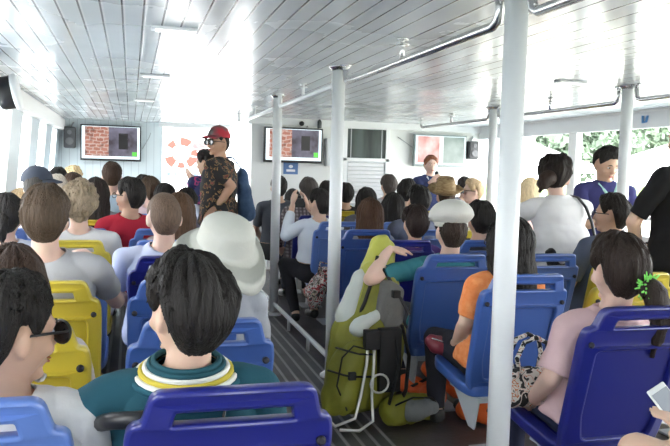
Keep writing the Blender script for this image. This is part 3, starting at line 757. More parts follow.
    if hair:
        kind = {'curly': 'up', 'pony': 'up', 'bun': 'up'}.get(hair, hair)
        TUFTS[0] = 2600 if vox < .0095 else (1300 if vox < .012 else 500)
        V, F = make_hair(kind, 1.0, seed, T, length)
        me = bpy.data.meshes.new('hair'); me.from_pydata([tuple(HM @ Vector(v)) for v in V], [], F); me.update()
        if hair == 'curly':
            me.update(); 
            for v in me.vertices:
                q = v.co; v.co = q + (q-HC).normalized()*(.016*noise.noise(q*38) + .020*noise.noise(q*17) + .010*noise.noise(q*80))
        hp_ = link('hair', me, root, hairm(hairc), True)
        so = hp_.modifiers.new('thickness', 'SOLIDIFY'); so.thickness = .008; so.offset = -1
    # ---- hat
    if hat:
        h = link('hat', hat_mesh(hat), root, hatc, True)
        h.matrix_local = HM @ Matrix.Translation((0,-.004,{'bucket':.006,'straw':.02,'flat':.030}.get(hat,.026))) @ Matrix.Rotation(radians(hatyaw),4,'Z') @ (Matrix.Rotation(radians(3),4,'X') if hat == 'cap' else Matrix.Identity(4))
    # ---- face
    if face:
        for s in (-1, 1):
            e = MB(); ir = MB()
            e.ell(tuple(H(s*.030,.080,.008)), (.0145,.0100,.0075), HR3, 14, 10)
            ir.ell(tuple(H(s*.030,.0882,.008)), (.0062,.0030,.0062), HR3, 12, 8)
            eo = e.build('eye', EYEW, root, True); ir.build('iris', IRIS, eo, True)
        l = MB(); l.ell(tuple(H(0,.0975,-.056)), (.021,.0042,.0035), HR3, 14, 8); l.ell(tuple(H(0,.0965,-.064)), (.018,.0046,.0045), HR3, 14, 8); l.build('lips', LIP, root, True)
        for s in (-1, 1): MB().tube([H(s*.014,.0935,.028), H(s*.030,.0945,.034), H(s*.046,.085,.029)], [.0028,.0035,.0018], 6).build('eyebrow', hairm(hairc), root, True)
    if glasses:
        g = MB(); l = MB(); big = glasses == 'sun'
        for s in (-1, 1):
            rr = (.034,.025) if big else (.024,.017)
            l.ell(tuple(H(s*.033,.108,.006)), (rr[0],.003,rr[1]), HR3, 18, 8)
            pts = [H(s*.033+rr[0]*1.05*cos(t*pi/8), .109, .006+rr[1]*1.05*sin(t*pi/8)) for t in range(17)]
            g.tube(pts, .0022 if not big else .003, 6)
            g.tube([H(s*.062,.106,.012), H(s*.080,.085,.014), H(s*.086,.0,.010), H(s*.084,-.02,-.008)], .003, 6)
        g.tube([H(-.010,.110,.010), H(.010,.110,.010)], .0025, 6)
        go = g.build('glasses', BLACK, root, True); l.build('lens', SUNG if big else glass, go, True)
    if extras: extras(root, H, HR3, U, Mi, locals())
    return root
def ponytail(path, r=.03, c=(.012,.010,.009), tie=None):
    def f(root, H, HR3, U, Mi, lc):
        pts = [H(*p) for p in path]; n = len(pts)
        # smooth path
        P = []; 
        for i in range(n-1):
            for k in range(4): P.append(pts[i].lerp(pts[i+1], k/4))
        P.append(pts[-1])
        rs = [r*(.55+.6*sin(pi*min(1,(i+1)/len(P)*1.05)**.7))*(1 if i < len(P)-2 else .4) for i in range(len(P))]
        m = MB().tube(P, rs, 20); me = m.mesh('ponytail')
        for v in me.vertices: v.co += Vector((noise.noise(v.co*60), noise.noise(v.co*60+Vector((5,0,0))), 0))*.006
        link('ponytail', me, root, hairm(c), True)
        if tie:
            t = MB(); q = pts[0].lerp(pts[1], .25); rn = random.Random(3)
            for k in range(60):
                a = rn.random()*2*pi; b = rn.uniform(-1,1); d = Vector((cos(a)*sqrt(1-b*b), sin(a)*sqrt(1-b*b), b))
                t.cap(q+d*r*.6, q+d*r*(1.15+.4*rn.random()), .006, .003, 6)
            t.build('hair_tie', tie, root, True)
    return f
def bun(c0, r, c=(.012,.010,.009)):
    def f(root, H, HR3, U, Mi, lc):
        m = MB().ell(tuple(H(*c0)), (r,r,r*.85), HR3, 24, 16); me = m.mesh('hair_bun')
        for v in me.vertices: v.co += Vector((1,1,1))*.006*noise.noise(v.co*50)
        link('hair_bun', me, root, hairm(c), True)
    return f
# ---------------------------------------------------------------- the passengers
BK = (.012,.010,.009); DB = (.035,.020,.013); BR = (.075,.040,.022); GY = (.045,.040,.036)
def bandstripes(root, H, HR3, U, Mi, lc):     # striped knitted collar of the teal polo shirt
    sz, w = lc['sz'], lc['w']
    for k, c in enumerate(((.02,.085,.11),(.02,.085,.11),(.80,.80,.74),(.62,.50,.07),(.80,.80,.74),(.02,.10,.14))):
        rr = .066 + .0085*k
        pts = [U(rr*1.15*cos(a*pi/14), -.012+rr*1.02*sin(a*pi/14), sz+.066-.0085*k) for a in range(29)]
        MB().tube(pts, .0072, 8).build('collar', fabric(c), root, True)
    for s in (-1, 1):
        MB().tube([U(s*.075,-.03,sz+.03), U(s*.082,-.105,sz-.02), U(s*.06,-.145,sz-.12), U(s*.035,-.15,sz-.20)], .0035, 6).build('lanyard', BLACK, root, True)
def polo_extras(root, H, HR3, U, Mi, lc):
    bandstripes(root, H, HR3, U, Mi, lc)
    MB().tube([Mi @ Vector(q) for q in ((-0.074, 1.72, 0.783), (-0.036, 1.62, 0.822), (0.005, 1.58, 0.835), (0.047, 1.57, 0.838))], .019, 10).build('bag_strap', BLACK, root, True)
def backprint(root, H, HR3, U, Mi, lc):
    sz = lc['sz']; m = MB()
    for k in range(4): m.cap(U(-.045+.03*k,-.142,sz-.115), U(-.045+.03*k,-.146,sz-.075-.01*(k%2)), .016, .005, 8)
    m.build('back_print', fabric((.70,.72,.72)), root, True)
def plaid_mat():
    m, nt, b = nodemat('plaid_cloth'); N = nt.nodes.new; L = nt.links.new
    tc = N('ShaderNodeTexCoord'); w1 = N('ShaderNodeTexWave'); w1.inputs['Scale'].default_value = 9; w2 = N('ShaderNodeTexWave'); w2.bands_direction = 'Z'; w2.inputs['Scale'].default_value = 9
    for w in (w1, w2): L(tc.outputs['Object'], w.inputs[0]); w.inputs['Distortion'].default_value = 1.5
    mx = N('ShaderNodeMix'); mx.data_type = 'RGBA'; mx.blend_type = 'MULTIPLY'; mx.inputs[0].default_value = .8; L(w1.outputs[0], mx.inputs[6]); L(w2.outputs[0], mx.inputs[7])
    r = N('ShaderNodeValToRGB'); r.color_ramp.elements[0].color = (.10,.075,.08,1); r.color_ramp.elements[1].color = (.42,.37,.38,1); L(mx.outputs[2], r.inputs[0]); L(r.outputs[0], b.inputs['Base Color']); b.inputs['Roughness'].default_value = .85
    return m
def print_mat(name, cols, scale, rough=.8):
    m, nt, b = nodemat(name); N = nt.nodes.new; L = nt.links.new
    tc = N('ShaderNodeTexCoord'); v = N('ShaderNodeTexNoise'); v.inputs['Scale'].default_value = scale; v.inputs['Detail'].default_value = 2; v.inputs['Distortion'].default_value = 1.2; L(tc.outputs['Object'], v.inputs[0])
    r = N('ShaderNodeValToRGB'); cr = r.color_ramp; cr.interpolation = 'CONSTANT'
    cr.elements[0].color = (*cols[0][1],1); cr.elements[0].position = 0; cr.elements[1].position = cols[1][0]; cr.elements[1].color = (*cols[1][1],1)
    for p, c in cols[2:]: e = cr.elements.new(p); e.color = (*c,1)
    L(v.outputs[0], r.inputs[0]); L(r.outputs[0], b.inputs['Base Color']); b.inputs['Roughness'].default_value = rough
    return m
def stripe_mat(name, c1, c2, axis='Z', scale=10, frac=.5, rough=.8):
    m, nt, b = nodemat(name); N = nt.nodes.new; L = nt.links.new
    tc = N('ShaderNodeTexCoord'); sx = N('ShaderNodeSeparateXYZ'); L(tc.outputs['Object'], sx.inputs[0])
    d = N('ShaderNodeMath'); d.operation = 'MULTIPLY'; d.inputs[1].default_value = scale; L(sx.outputs[axis], d.inputs[0])
    fr = N('ShaderNodeMath'); fr.operation = 'FRACT'; L(d.outputs[0], fr.inputs[0]); r = N('ShaderNodeValToRGB'); r.color_ramp.interpolation = 'CONSTANT'
    r.color_ramp.elements[0].color = (*c1,1); r.color_ramp.elements[1].color = (*c2,1); r.color_ramp.elements[1].position = frac
    L(fr.outputs[0], r.inputs[0]); L(r.outputs[0], b.inputs['Base Color']); b.inputs['Roughness'].default_value = rough
    return m
def waistcoat(root, H, HR3, U, Mi, lc): pass
CAPW = mat('white_cotton', (.66,.65,.60), .85, bump=.3, bscale=90)
HATW = mat('cream_sun_hat', (.58,.58,.52), .8, bump=.25, bscale=60)
STRAW = mat('woven_straw', (.50,.36,.18), .8, c2=(.22,.13,.06), cscale=26, stretch=(1,1,3), bump=.6, bscale=70, fac=.7)
NAVC = mat('grey_blue_cap', (.045,.055,.08), .8, bump=.2, bscale=50)
LS = (.70,.47,.35); LT = (.62,.40,.28); PL = (.76,.52,.42)
P = person
P(*('man in a teal polo shirt with striped collar, seated nearest the camera', 0.129, 1.710, 1.144), hs=.97, T=.034, shirt=(.022,.095,.13), yaw=30, sleeve=.75, L=((-.20,1.75,.72),(-.12,1.98,.60)), skin=LS, vox=.0085, extras=polo_extras, fat=1.0, w=.165, roll=2, pants=(.05,.05,.06))
def bagstrap(root, H, HR3, U, Mi, lc):
    MB().tube([U(-.17,.10,lc['sz']-.20), U(-.215,.045,lc['sz']-.22), U(-.235,-.02,lc['sz']-.225), U(-.20,-.10,lc['sz']-.20), U(-.1,-.14,lc['sz']-.17)], .022, 10, flat=.25).build('strap', BLACK, root, True)
P(*('woman wearing dark sunglasses and white shirt at the lower left edge', -0.257, 1.700, 1.115), hair='up', hairc=BK, T=.022, yaw=-52, pitch=6, shirt=(.66,.66,.66), w=.15, glasses='sun', skin=(.60,.38,.27), vox=.0085, sleeve=.8, extras=bun((0,-.10,.03), .045))
P(*('woman with long dark brown hair at the left edge behind the sunglasses woman', -0.350, 2.410, 1.096), hair='long', hairc=(.030,.016,.010), T=.024, length=.24, shirt=(.55,.50,.50), w=.15, skin=LT)
P(*('man in a grey t-shirt with thick brown hair in the yellow seat at left', -0.334, 3.160, 1.258), hair='short', hairc=(.060,.040,.026), T=.026, shirt=(.42,.42,.44), skin=PL, vox=.010, R=((-.06,3.42,.76),(-.17,3.63,.90)), hand=(None,((-.5,.6,.5),(0,.3,-1))), sleeve=.6, w=.18, fat=1.05)
P(*('woman under a wide cream sun hat, seated two rows ahead of the teal polo man', 0.394, 3.200, 1.142), hair='long', hairc=BK, T=.015, length=.16, hat='bucket', hatc=HATW, hatyaw=30, roll=12, hs=1.16, shirt=(.50,.52,.56), sleeve=.9, w=.135, fat=.85, yaw=-8, skin=LS, pitch=-24)
P(*('passenger with curly greyish blonde hair and a black strap over a white shirt', -0.304, 4.700, 1.223), hair='curly', hairc=(.24,.185,.125), T=.040, shirt=(.62,.62,.63), w=.17, fat=1.1, skin=PL, sleeve=.7,
  extras=lambda root,H,HR3,U,Mi,lc: MB().tube([U(-.10,-.02,lc['sz']+.03), U(-.06,-.12,lc['sz']-.06), U(.06,-.155,lc['sz']-.20), U(.15,-.12,lc['sz']-.34)], .016, 8, flat=.3).build('strap', BLACK, root, True))
P(*('man with closely cropped hair in a pale lavender blue t-shirt', 0.168, 3.930, 1.220), hair='buzz', hairc=(.10,.065,.045), T=.007, shirt=(.50,.54,.70), skin=PL, w=.18, fat=1.12, hs=1.05, L=((-.08,4.0,.70),(.0,4.2,.60)), sleeve=.85, vox=.010, yaw=14)
P(*('man in a dark red shirt and glasses turned to the left', -0.006, 5.500, 1.259), hair='short', hairc=BK, T=.022, shirt=(.42,.02,.04), yaw=48, rz=8, skin=(.55,.34,.24), glasses='clear', sleeve=.8)
P(*('man in a light blue polo below the brickwork television, head above the others', -0.169, 7.080, 1.374), hair='short', hairc=DB, T=.018, shirt=(.45,.58,.72), skin=PL, sleeve=.8)
P(*('dark haired woman two seats beyond the curly haired passenger', -0.275, 6.280, 1.238), hair='long', hairc=(.018,.012,.010), T=.022, length=.22, shirt=(.30,.30,.34), w=.15, skin=LS)
P(*('passenger in a grey blue baseball cap with brim to the right', -0.632, 5.480, 1.307), hair='short', hairc=GY, T=.012, hat='cap', hatc=NAVC, hatyaw=-95, shirt=(.70,.72,.76), skin=PL, yaw=-6)
P(*('black haired passenger right of the grey blue cap, near the left windows', -0.710, 7.880, 1.300), hair='short', hairc=BK, T=.024, shirt=(.3,.3,.34), skin=LT)
P(*('grey blond passenger just right of the grey blue cap', -0.587, 6.430, 1.261), hair='short', hairc=(.45,.40,.34), T=.014, shirt=(.55,.5,.5), skin=PL)
P(*('black haired passenger with ponytail cut by the left picture edge', -0.673, 4.430, 1.174), hair='pony', hairc=BK, T=.020, shirt=(.66,.70,.80), w=.15, skin=LS, extras=ponytail([(0,-.105,.02),(0,-.15,-.04),(0,-.15,-.16)], .026, BK))
P(*('blonde passenger at left between the ponytail and the grey blue cap', -0.843, 6.280, 1.138), hair='long', hairc=(.42,.30,.17), T=.022, length=.10, shirt=(.6,.5,.45), w=.15, skin=PL)
P(*('fair curly haired passenger far forward below the left television corner', -0.625, 8.680, 1.309), hair='curly', hairc=(.50,.38,.22), T=.026, shirt=(.6,.6,.6), skin=PL)
P(*('dark brown haired passenger in front of the fair curly haired one', -0.517, 7.180, 1.262), hair='short', hairc=DB, T=.02, shirt=(.35,.3,.3), skin=LT)
P(*('brown haired man with face turned left behind the red shirt man', 0.173, 7.080, 1.243), hair='short', hairc=(.055,.034,.022), T=.022, shirt=(.72,.55,.58), yaw=35, skin=PL)
P(*('black haired passenger right of the red shirt man, above the cropped hair man', 0.276, 6.280, 1.201), hair='short', hairc=BK, T=.022, shirt=(.5,.55,.7), skin=LT)
P(*('black haired passenger farthest forward below the television right corner', 0.134, 8.680, 1.238), hair='short', hairc=BK, T=.02, shirt=(.35,.35,.4), skin=LT)
P(*('brown long haired woman just right of the cropped hair man', 0.309, 4.860, 1.180), hair='long', hairc=BR, T=.020, length=.20, shirt=(.4,.3,.3), w=.15, skin=LS)
P(*('black haired passenger beside the standing man holding paper', 0.512, 7.030, 1.148), hair='short', hairc=BK, T=.02, shirt=(.18,.18,.25), skin=LT, yaw=20)
# the standing man looking back over his shoulder
REDC = mat('red_cap_cloth', (.50,.03,.05), .8, c2=(.12,.10,.10), cscale=7, fac=.25)
TATT = print_mat('gold_red_print', [(0,(.015,.014,.014)),(.5,(.015,.014,.014)),(.56,(.34,.20,.08)),(.60,(.02,.018,.016)),(.64,(.25,.06,.04)),(.68,(.02,.02,.02))], 16)
P(*('standing man in red cap, sunglasses and black printed shirt looking back', 0.763, 6.600, 1.704), pose='stand', hair='buzz', hairc=BK, T=.008, hat='cap', hatc=REDC, rz=62, yaw=58, shirtm=TATT, sleeve=.72, skin=(.56,.33,.22), glasses='sun', fat=1.18, w=.19, vox=.010, pants=(.04,.045,.06),
  L=((0.855, 6.42, 1.211),(0.713, 6.45, 1.015)))
PINKP = print_mat('navy_pink_print', [(0,(.03,.035,.12)),(.52,(.03,.035,.12)),(.58,(.45,.05,.18)),(.63,(.03,.035,.12))], 9)
P(*('person in navy and pink print bending beside the standing man', 0.750, 7.600, 1.524), pose='stand', hair='short', hairc=BK, T=.026, rz=20, yaw=40, lean=14, shirtm=PINKP, sleeve=.8, skin=LT, L=((0.694, 7.6, 1.174),(0.61, 7.7, 1.263)), pitch=10)
# right block
BLKV = fabric((.02,.02,.022))
P(*('man in a charcoal shirt sitting behind the middle television pole', 1.562, 7.880, 1.273), hair='short', hairc=BK, T=.018, shirt=(.10,.11,.13), sleeve=.8, skin=LT, pants=(.03,.03,.03), legs=(((1.52,7.75,.46),(1.36,8.05,.48),(1.26,7.7,.10),(1.12,7.66,.045)), None))
P(*('black haired woman between the charcoal and plaid shirt passengers', 1.897, 8.680, 1.110), hair='long', hairc=BK, T=.018, length=.14, shirt=(.12,.12,.16), w=.15, skin=LS)
P(*('man with greying hair in a brownish plaid shirt', 1.707, 7.080, 1.269), hair='short', hairc=(.050,.042,.038), T=.022, shirtm=plaid_mat(), sleeve=1.8, skin=LT, fat=1.15, w=.18, L=((1.42,7.1,.72),(1.48,7.3,.58)))
P(*('young man in a pale blue long sleeved shirt holding up a camera', 1.622, 6.300, 1.183), hair='short', hairc=BK, T=.022, shirt=(.72,.78,.86), sleeve=1.75, skin=LS, yaw=35, pants=(.02,.02,.025), L=((1.33,6.35,.78),(1.42,6.50,1.05)), R=((1.80,6.45,.80),(1.58,6.58,1.03)),
  hand=((( .1,.3,1),(.6,.2,0)),((-.2,.2,1),(-.6,.2,0))), legs=(((1.55,6.3,.45),(1.37,6.55,.50),(1.42,6.28,.10),(1.44,6.42,.045)),((1.70,6.3,.45),(1.66,6.65,.48),(1.62,6.4,.10),(1.60,6.54,.045))))
P(*('dark haired passenger half behind the left aisle pole right of the plaid man', 2.308, 8.630, 1.217), hair='short', hairc=BK, T=.02, shirt=(.25,.25,.3), skin=LT)
P(*('passenger in a black and yellow striped shirt right of the aisle pole', 2.329, 7.880, 1.212), hair='short', hairc=BK, T=.02, shirtm=stripe_mat('black_yellow_stripes', (.02,.02,.02), (.70,.55,.04), 'Z', 9, .72), skin=LT)
P(*('woman with long reddish brown hair in front of the blue seat row', 1.836, 5.500, 1.134), hair='long', hairc=(.055,.026,.014), T=.024, length=.26, shirt=(.30,.32,.36), w=.15, skin=LS)
P(*('black haired woman just beyond the reddish brown haired woman', 2.301, 7.030, 1.182), hair='long', hairc=BK, T=.024, length=.20, shirt=(.2,.2,.22), w=.15, skin=LS)
P(*('man with short greying hair before the louvred door', 2.838, 7.880, 1.314), hair='short', hairc=(.055,.045,.040), T=.024, shirt=(.5,.5,.52), skin=LS)
P(*('black haired woman right of the reddish brown haired woman', 2.316, 6.280, 1.151), hair='long', hairc=BK, T=.026, length=.16, shirt=(.25,.25,.3), w=.15, skin=LS)
P(*('spiky haired passenger left of the crew woman, face turned right', 2.779, 7.130, 1.272), hair='short', hairc=BK, T=.028, shirt=(.5,.45,.45), yaw=-40, skin=LS)
P(*('black haired passenger below the crew woman', 2.253, 5.530, 1.245), hair='short', hairc=BK, T=.024, shirt=(.2,.22,.3), skin=LT)
P(*('boy in a dark purple shirt in front of the yellow backpack top', 1.914, 4.740, 1.122), hair='short', hairc=(.020,.012,.010), T=.026, shirt=(.09,.05,.22), skin=LS, hs=.97, w=.14, fat=.92)
NAVY = fabric((.035,.045,.12))
def crewcollar(root, H, HR3, U, Mi, lc):
    sz = lc['sz']
    MB().tube([U(-.055,.05,sz+.03),U(0,.115,sz-.10),U(.055,.05,sz+.03)], .012, 8).build('neckline', fabric((.75,.78,.8)), root, True)
    MB().ell(tuple(U(0,.095,sz-.08)), (.045,.025,.09)).build('scarf', fabric((.70,.74,.80)), root, True)
P(*('standing crew woman in a navy jacket and pale scarf holding a microphone', 3.651, 8.600, 1.576), pose='stand', hair='up', hairc=(.16,.06,.03), T=.018, rz=172, shirtm=NAVY, sleeve=1.85, w=.155, skin=PL, extras=crewcollar, hs=.97, pants=(.04,.05,.1),
  R=((3.50,8.48,1.14),(3.56,8.36,1.26)), L=((3.87,8.6,1.1),(3.85,8.40,.98)))
P(*('passenger wearing a woven straw hat', 2.827, 6.280, 1.273), hair='short', hairc=DB, T=.014, hat='straw', hatc=STRAW, pitch=-14, roll=-6, shirt=(.62,.50,.06), skin=LS)
P(*('man in a white flat cap and teal t-shirt with an arm over the backpack', 1.823, 3.950, 1.149), hair='short', hairc=(.030,.020,.015), T=.014, hat='flat', hatc=CAPW, shirt=(.04,.20,.24), sleeve=.80, skin=PL, vox=.008, hs=1.04, w=.18, fat=1.05, yaw=-2, hatyaw=8,
  L=((1.263, 3.76, 0.788),(1.43, 3.93, 0.933)), hand=(((.9,.25,-.05),(0,.25,-1)),None), curl=.3, extras=backprint, pants=(.05,.05,.06))
P(*('black haired woman with a small top bun right of the white flat cap', 2.390, 4.700, 1.158), hair='bun', hairc=BK, T=.028, hs=1.02, shirt=(.03,.03,.04), w=.155, skin=LS, extras=bun((0,-.05,.125), .032))
P(*('fair haired passenger in sunglasses facing left beside the far pole', 3.468, 7.000, 1.300), hair='up', hairc=(.45,.33,.20), T=.022, rz=60, yaw=20, shirt=(.72,.70,.68), skin=PL, glasses='sun', pose='sit')
P(*('small dark haired passenger between straw hat and fair haired passenger', 4.123, 8.580, 1.309), hair='short', hairc=BK, T=.02, shirt=(.3,.3,.35), skin=LT)
ORNG = mat('orange_lace', (.85,.24,.06), .8, c2=(.95,.36,.13), cscale=30, bump=.7, bscale=45)
P(*('woman with black bob hair and glasses in an orange lace blouse', 1.781, 3.170, 1.154), hair='long', hairc=BK, T=.024, length=.165, shirtm=ORNG, sleeve=.85, w=.15, skin=LS, vox=.0085, yaw=18, rz=6, glasses='clear', fat=1.05,
  L=((1.573, 3.2, 0.658),(1.625, 3.42, 0.479)), hand=(((.35,.9,-.3),(.1,0,-1)),None), pants=(.03,.03,.035), extras=None)
WSH = mat('white_rumpled_shirt', (.78,.77,.77), .8, bump=.4, bscale=10)
def blackstrap(root, H, HR3, U, Mi, lc):
    sz = lc['sz']; MB().tube([U(.10,.0,sz+.065), U(.12,-.07,sz+.035), U(.14,-.135,sz-.05), U(.155,-.172,sz-.16), U(.17,-.18,sz-.30), U(.18,-.17,sz-.42)], .014, 8, flat=.5).build('bag_strap', BLACK, root, True)
def curlypony(root, H, HR3, U, Mi, lc):
    ponytail([(-.02,-.10,-.01),(-.06,-.14,-.05),(-.09,-.145,-.13)], .050, (.025,.014,.010))(root, H, HR3, U, Mi, lc); blackstrap(root, H, HR3, U, Mi, lc)
P(*('woman in a white shirt with dark curly hair standing and leaning forward', 2.932, 4.620, 1.492), pose='stand', hair='up', hairc=(.016,.011,.009), T=.045, hs=1.1, rz=-8, yaw=-25, pitch=14, lean=16, shirtm=WSH, sleeve=1.7, w=.175, fat=1.03, hem=-.20, skin=PL, vox=.010, extras=curlypony,
  L=((2.47,4.78,1.0),(2.55,5.02,.90)), R=((2.92,4.66,.92),(2.86,4.95,.84)), offset=.016)
def crew2(root, H, HR3, U, Mi, lc):
    sz = lc['sz']
    for s in (-1, 1): MB().tube([U(s*.065,-.02,sz+.05), U(s*.07,.05,sz+.02), U(s*.03,.115,sz-.05), U(s*.004,.135,sz-.12)], .011, 8).build('collar_edge', fabric((.45,.70,.66)), root, True)
    for s in (-1, 1): MB().tube([U(s*.06,.05,sz+.01), U(s*.05,.125,sz-.10), U(0,.145,sz-.22)], .006, 8).build('lanyard', fabric((.65,.10,.25)), root, True)
    b = MB(); 
    for k in range(3): b.box((0,0,0),(.001,.001,.001)) if False else None
    MB().ell(tuple(U(-.095,.125,sz-.14)), (.028,.006,.010)).ell(tuple(U(-.095,.128,sz-.165)), (.036,.005,.004)).build('emblem', fabric((.6,.65,.75)), root, True)
    MB().tube([U(-.09,.12,sz-.235), U(-.09,.125,sz-.29)], .008, 6).tube([U(-.06,.125,sz-.235), U(-.06,.13,sz-.29)], .008, 6).tube([U(-.03,.13,sz-.235), U(-.03,.135,sz-.29)], .008, 6).build('print', fabric((.75,.78,.82)), root, True)
P(*('standing crew man in a navy polo with pink lanyard looking down', 3.616, 5.000, 1.603), pose='stand', hair='short', hairc=BK, T=.024, rz=168, yaw=10, pitch=26, hs=1.04, shirtm=fabric((.045,.045,.15)), sleeve=.85, w=.175, skin=(.66,.42,.29), vox=.010, extras=crew2,
  L=((3.86,4.93,1.0),(3.72,4.70,1.06)), R=((3.33,4.90,1.0),(3.48,4.70,1.05)), pants=(.04,.04,.06))
P(*('man with glasses turned left, sitting below the crew man', 2.963, 4.000, 1.252), hair='short', hairc=(.016,.012,.010), T=.022, rz=10, yaw=30, shirt=(.10,.12,.18), skin=(.60,.38,.26), glasses='clear', vox=.010, sleeve=.8)
PINK = fabric((.72,.50,.51))
P(*('woman in a pink t-shirt with lime green hair tie on her ponytail', 1.782, 2.350, 1.139), hair='pony', hairc=(.022,.014,.011), T=.028, hs=1.06, shirtm=PINK, sleeve=.9, w=.165, fat=1.0, lean=-13, skin=PL, vox=.008, yaw=-6, rz=4, pants=(.03,.035,.07), offset=.012,
  L=((1.518, 2.36, 0.624),(1.581, 2.58, 0.475)), extras=ponytail([(.025,-.115,-.02),(.050,-.145,-.05),(.062,-.160,-.15),(.045,-.155,-.27)], .038, (.02,.013,.010), mat('lime_hair_tie', (.30,.85,.18), .8)))
P(*('person in a black t-shirt with hand on hip at the right edge', 3.025, 3.450, 1.711), pose='stand', hair='short', hairc=BK, rz=14, shirt=(.012,.012,.013), sleeve=.85, skin=LS, w=.185, fat=1.15, vox=.009, L=((2.725,3.50,1.13),(2.85,3.60,.98)), hand=(((.6,.5,-.5),(.4,-.6,-.5)),None),
  extras=lambda root,H,HR3,U,Mi,lc: MB().lathe([(.031,-.012),(.034,-.010),(.034,.010),(.031,.012)], tuple(Mi @ Vector((2.83,3.588,1.0))), 20, Matrix.Rotation(radians(35),3,'Y')).build('wristwatch', BLACK, root, True))
P(*('pale blonde passenger far away left of the white shirt woman', 4.079, 6.900, 1.326), hair='long', hairc=(.55,.42,.26), T=.02, length=.12, shirt=(.7,.5,.45), skin=PL, pose='sit', rz=20)
# passenger behind the deep blue seat: knee and hand with the phone come into view
def armink(root, H, HR3, U, Mi, lc): pass
INK = print_mat('knee_tattoo', [(0,(.60,.40,.30)),(.50,(.60,.40,.30)),(.54,(.05,.05,.06)),(.62,(.60,.40,.30))], 14)
P('person in shorts at the lower right edge, with bare knee and hand in view', 1.86, 1.18, 1.24, hair='short', hairc=BK, shirt=(.2,.2,.22), pants=(.06,.06,.08), pant_t=.38, skin=LS, vox=.009,
  R=((1.83,1.42,.60),(1.548, 1.66, 0.622)), hand=(None,((-.5,.35,.75),(-.5,.6,-.1))), legs=(((1.76,1.26,.47),(1.385,1.70,.605),(1.44,1.62,.14),(1.42,1.76,.085)), None))
seat('D', 0, 'blue', 'seat of the passenger in shorts, below the lower right corner')
# ---------------------------------------------------------------- bags and small things
OLIVE = mat('olive_yellow_nylon', (.27,.27,.03), .6, bump=.7, bscale=12, c2=(.20,.20,.025), cscale=5)
LIME = mat('pale_lime_nylon', (.46,.47,.08), .55, bump=.6, bscale=12)
PGREY = mat('pale_grey_nylon', (.62,.66,.62), .6, bump=.3, bscale=12)
MESHG = mat('grey_mesh_pocket', (.16,.16,.15), .8, bump=.5, bscale=90)
WEB = mat('black_webbing', (.015,.015,.016), .7)
def blob(parts, vox=.012, sm=3):
    m = MB()
    for a, b, ra, rb in parts: m.cap(a, b, ra, rb, 16)
    me = remesh(m, vox, sm)
    for v in me.vertices:
        v.co += v.normal*(.010*noise.noise(v.co*14)+.006*noise.noise(Vector((v.co.x*30,v.co.y*30,v.co.z*12))))
    return me
bp = empty('backpack', (1.22,3.74,0)); tag(bp, 'tall olive yellow hiking backpack with metal frame standing in the aisle', 'backpack')
def rel(p): return (p[0]-1.22, p[1]-3.74, p[2])
def bl(name, parts, m, parent=bp, vox=.012, sm=3):
    return link(name, blob([(rel(a), rel(b), ra, rb) for a, b, ra, rb in parts], vox, sm), parent, m, True)
bl('main_bag', [((1.24,3.80,.20),(1.28,3.83,.46),.165,.165),((1.18,3.80,.18),(1.22,3.83,.46),.15,.15),((1.28,3.83,.46),(1.35,3.88,.72),.165,.13),((1.34,3.80,.2),(1.38,3.84,.46),.12,.13)], OLIVE)
bl('lower_pocket', [((1.10,3.66,.16),(1.17,3.68,.40),.085,.075),((1.06,3.70,.14),(1.12,3.72,.36),.08,.07)], OLIVE)
bl('top_lid', [((1.27,3.86,.62),(1.40,3.98,.95),.105,.065),((1.34,3.90,.66),(1.43,3.99,.93),.10,.06),((1.22,3.83,.60),(1.31,3.88,.80),.065,.07)], LIME)
bl('side_panel', [((1.16,3.83,.57),(1.25,3.87,.78),.07,.05),((1.18,3.70,.53),(1.30,3.72,.60),.05,.03)], PGREY)
bl('mesh_pocket', [((1.38,3.74,.56),(1.40,3.76,.70),.075,.06),((1.33,3.73,.60),(1.36,3.75,.74),.05,.045)], MESHG)
MB().tube([rel(p) for p in ((1.19,3.75,.56),(1.235,3.755,.66),(1.285,3.785,.78),(1.335,3.855,.90))], .011, 8).build('zip', WEB, bp, True)
fr = MB()
fr.tube([rel(p) for p in ((1.21,3.60,.50),(1.20,3.585,.36),(1.17,3.575,.20),(1.14,3.57,.08),(1.03,3.56,.05),(.99,3.55,.09))], .0085, 8)
fr.tube([rel(p) for p in ((1.245,3.60,.50),(1.24,3.585,.36),(1.23,3.575,.20),(1.24,3.57,.06),(1.16,3.55,.02),(1.05,3.54,.035))], .0085, 8)
fr.tube([rel((1.27+.05*cos(a*pi/8), 3.57, .26+.05*sin(a*pi/8))) for a in range(17)], .006, 8)
fr.build('metal_frame', mat('pale_metal',(.70,.70,.66),.3,.6), bp, True)
st = MB()
st.box(rel((1.19,3.575,.44)), rel((1.27,3.63,.54))); st.box(rel((1.28,3.60,.20)), rel((1.40,3.66,.54)))
st.tube([rel(p) for p in ((1.42,3.66,.55),(1.46,3.64,.38),(1.44,3.62,.2),(1.36,3.6,.06))], .022, 8, flat=.35)
st.tube([rel(p) for p in ((1.36,3.62,.52),(1.38,3.58,.34),(1.33,3.58,.14))], .018, 8, flat=.35)
st.tube([rel(p) for p in ((1.35,3.80,.84),(1.41,3.72,.72),(1.47,3.68,.60))], .016, 8, flat=.35)
for z_, x0_, x1_ in ((.30,1.03,1.24),(.42,1.07,1.24)):
    st.tube([rel(p) for p in ((x0_-.02,3.66,z_+.02),(x0_+.05,3.585,z_+.01),((x0_+x1_)/2,3.58,z_),(x1_,3.60,z_-.01))], .012, 8, flat=.35)
st.box(rel((1.10,3.565,.285)), rel((1.14,3.59,.325))); st.box(rel((1.36,3.64,.70)), rel((1.40,3.68,.74)))
st.build('strap', WEB, bp, True, bevel=.004)
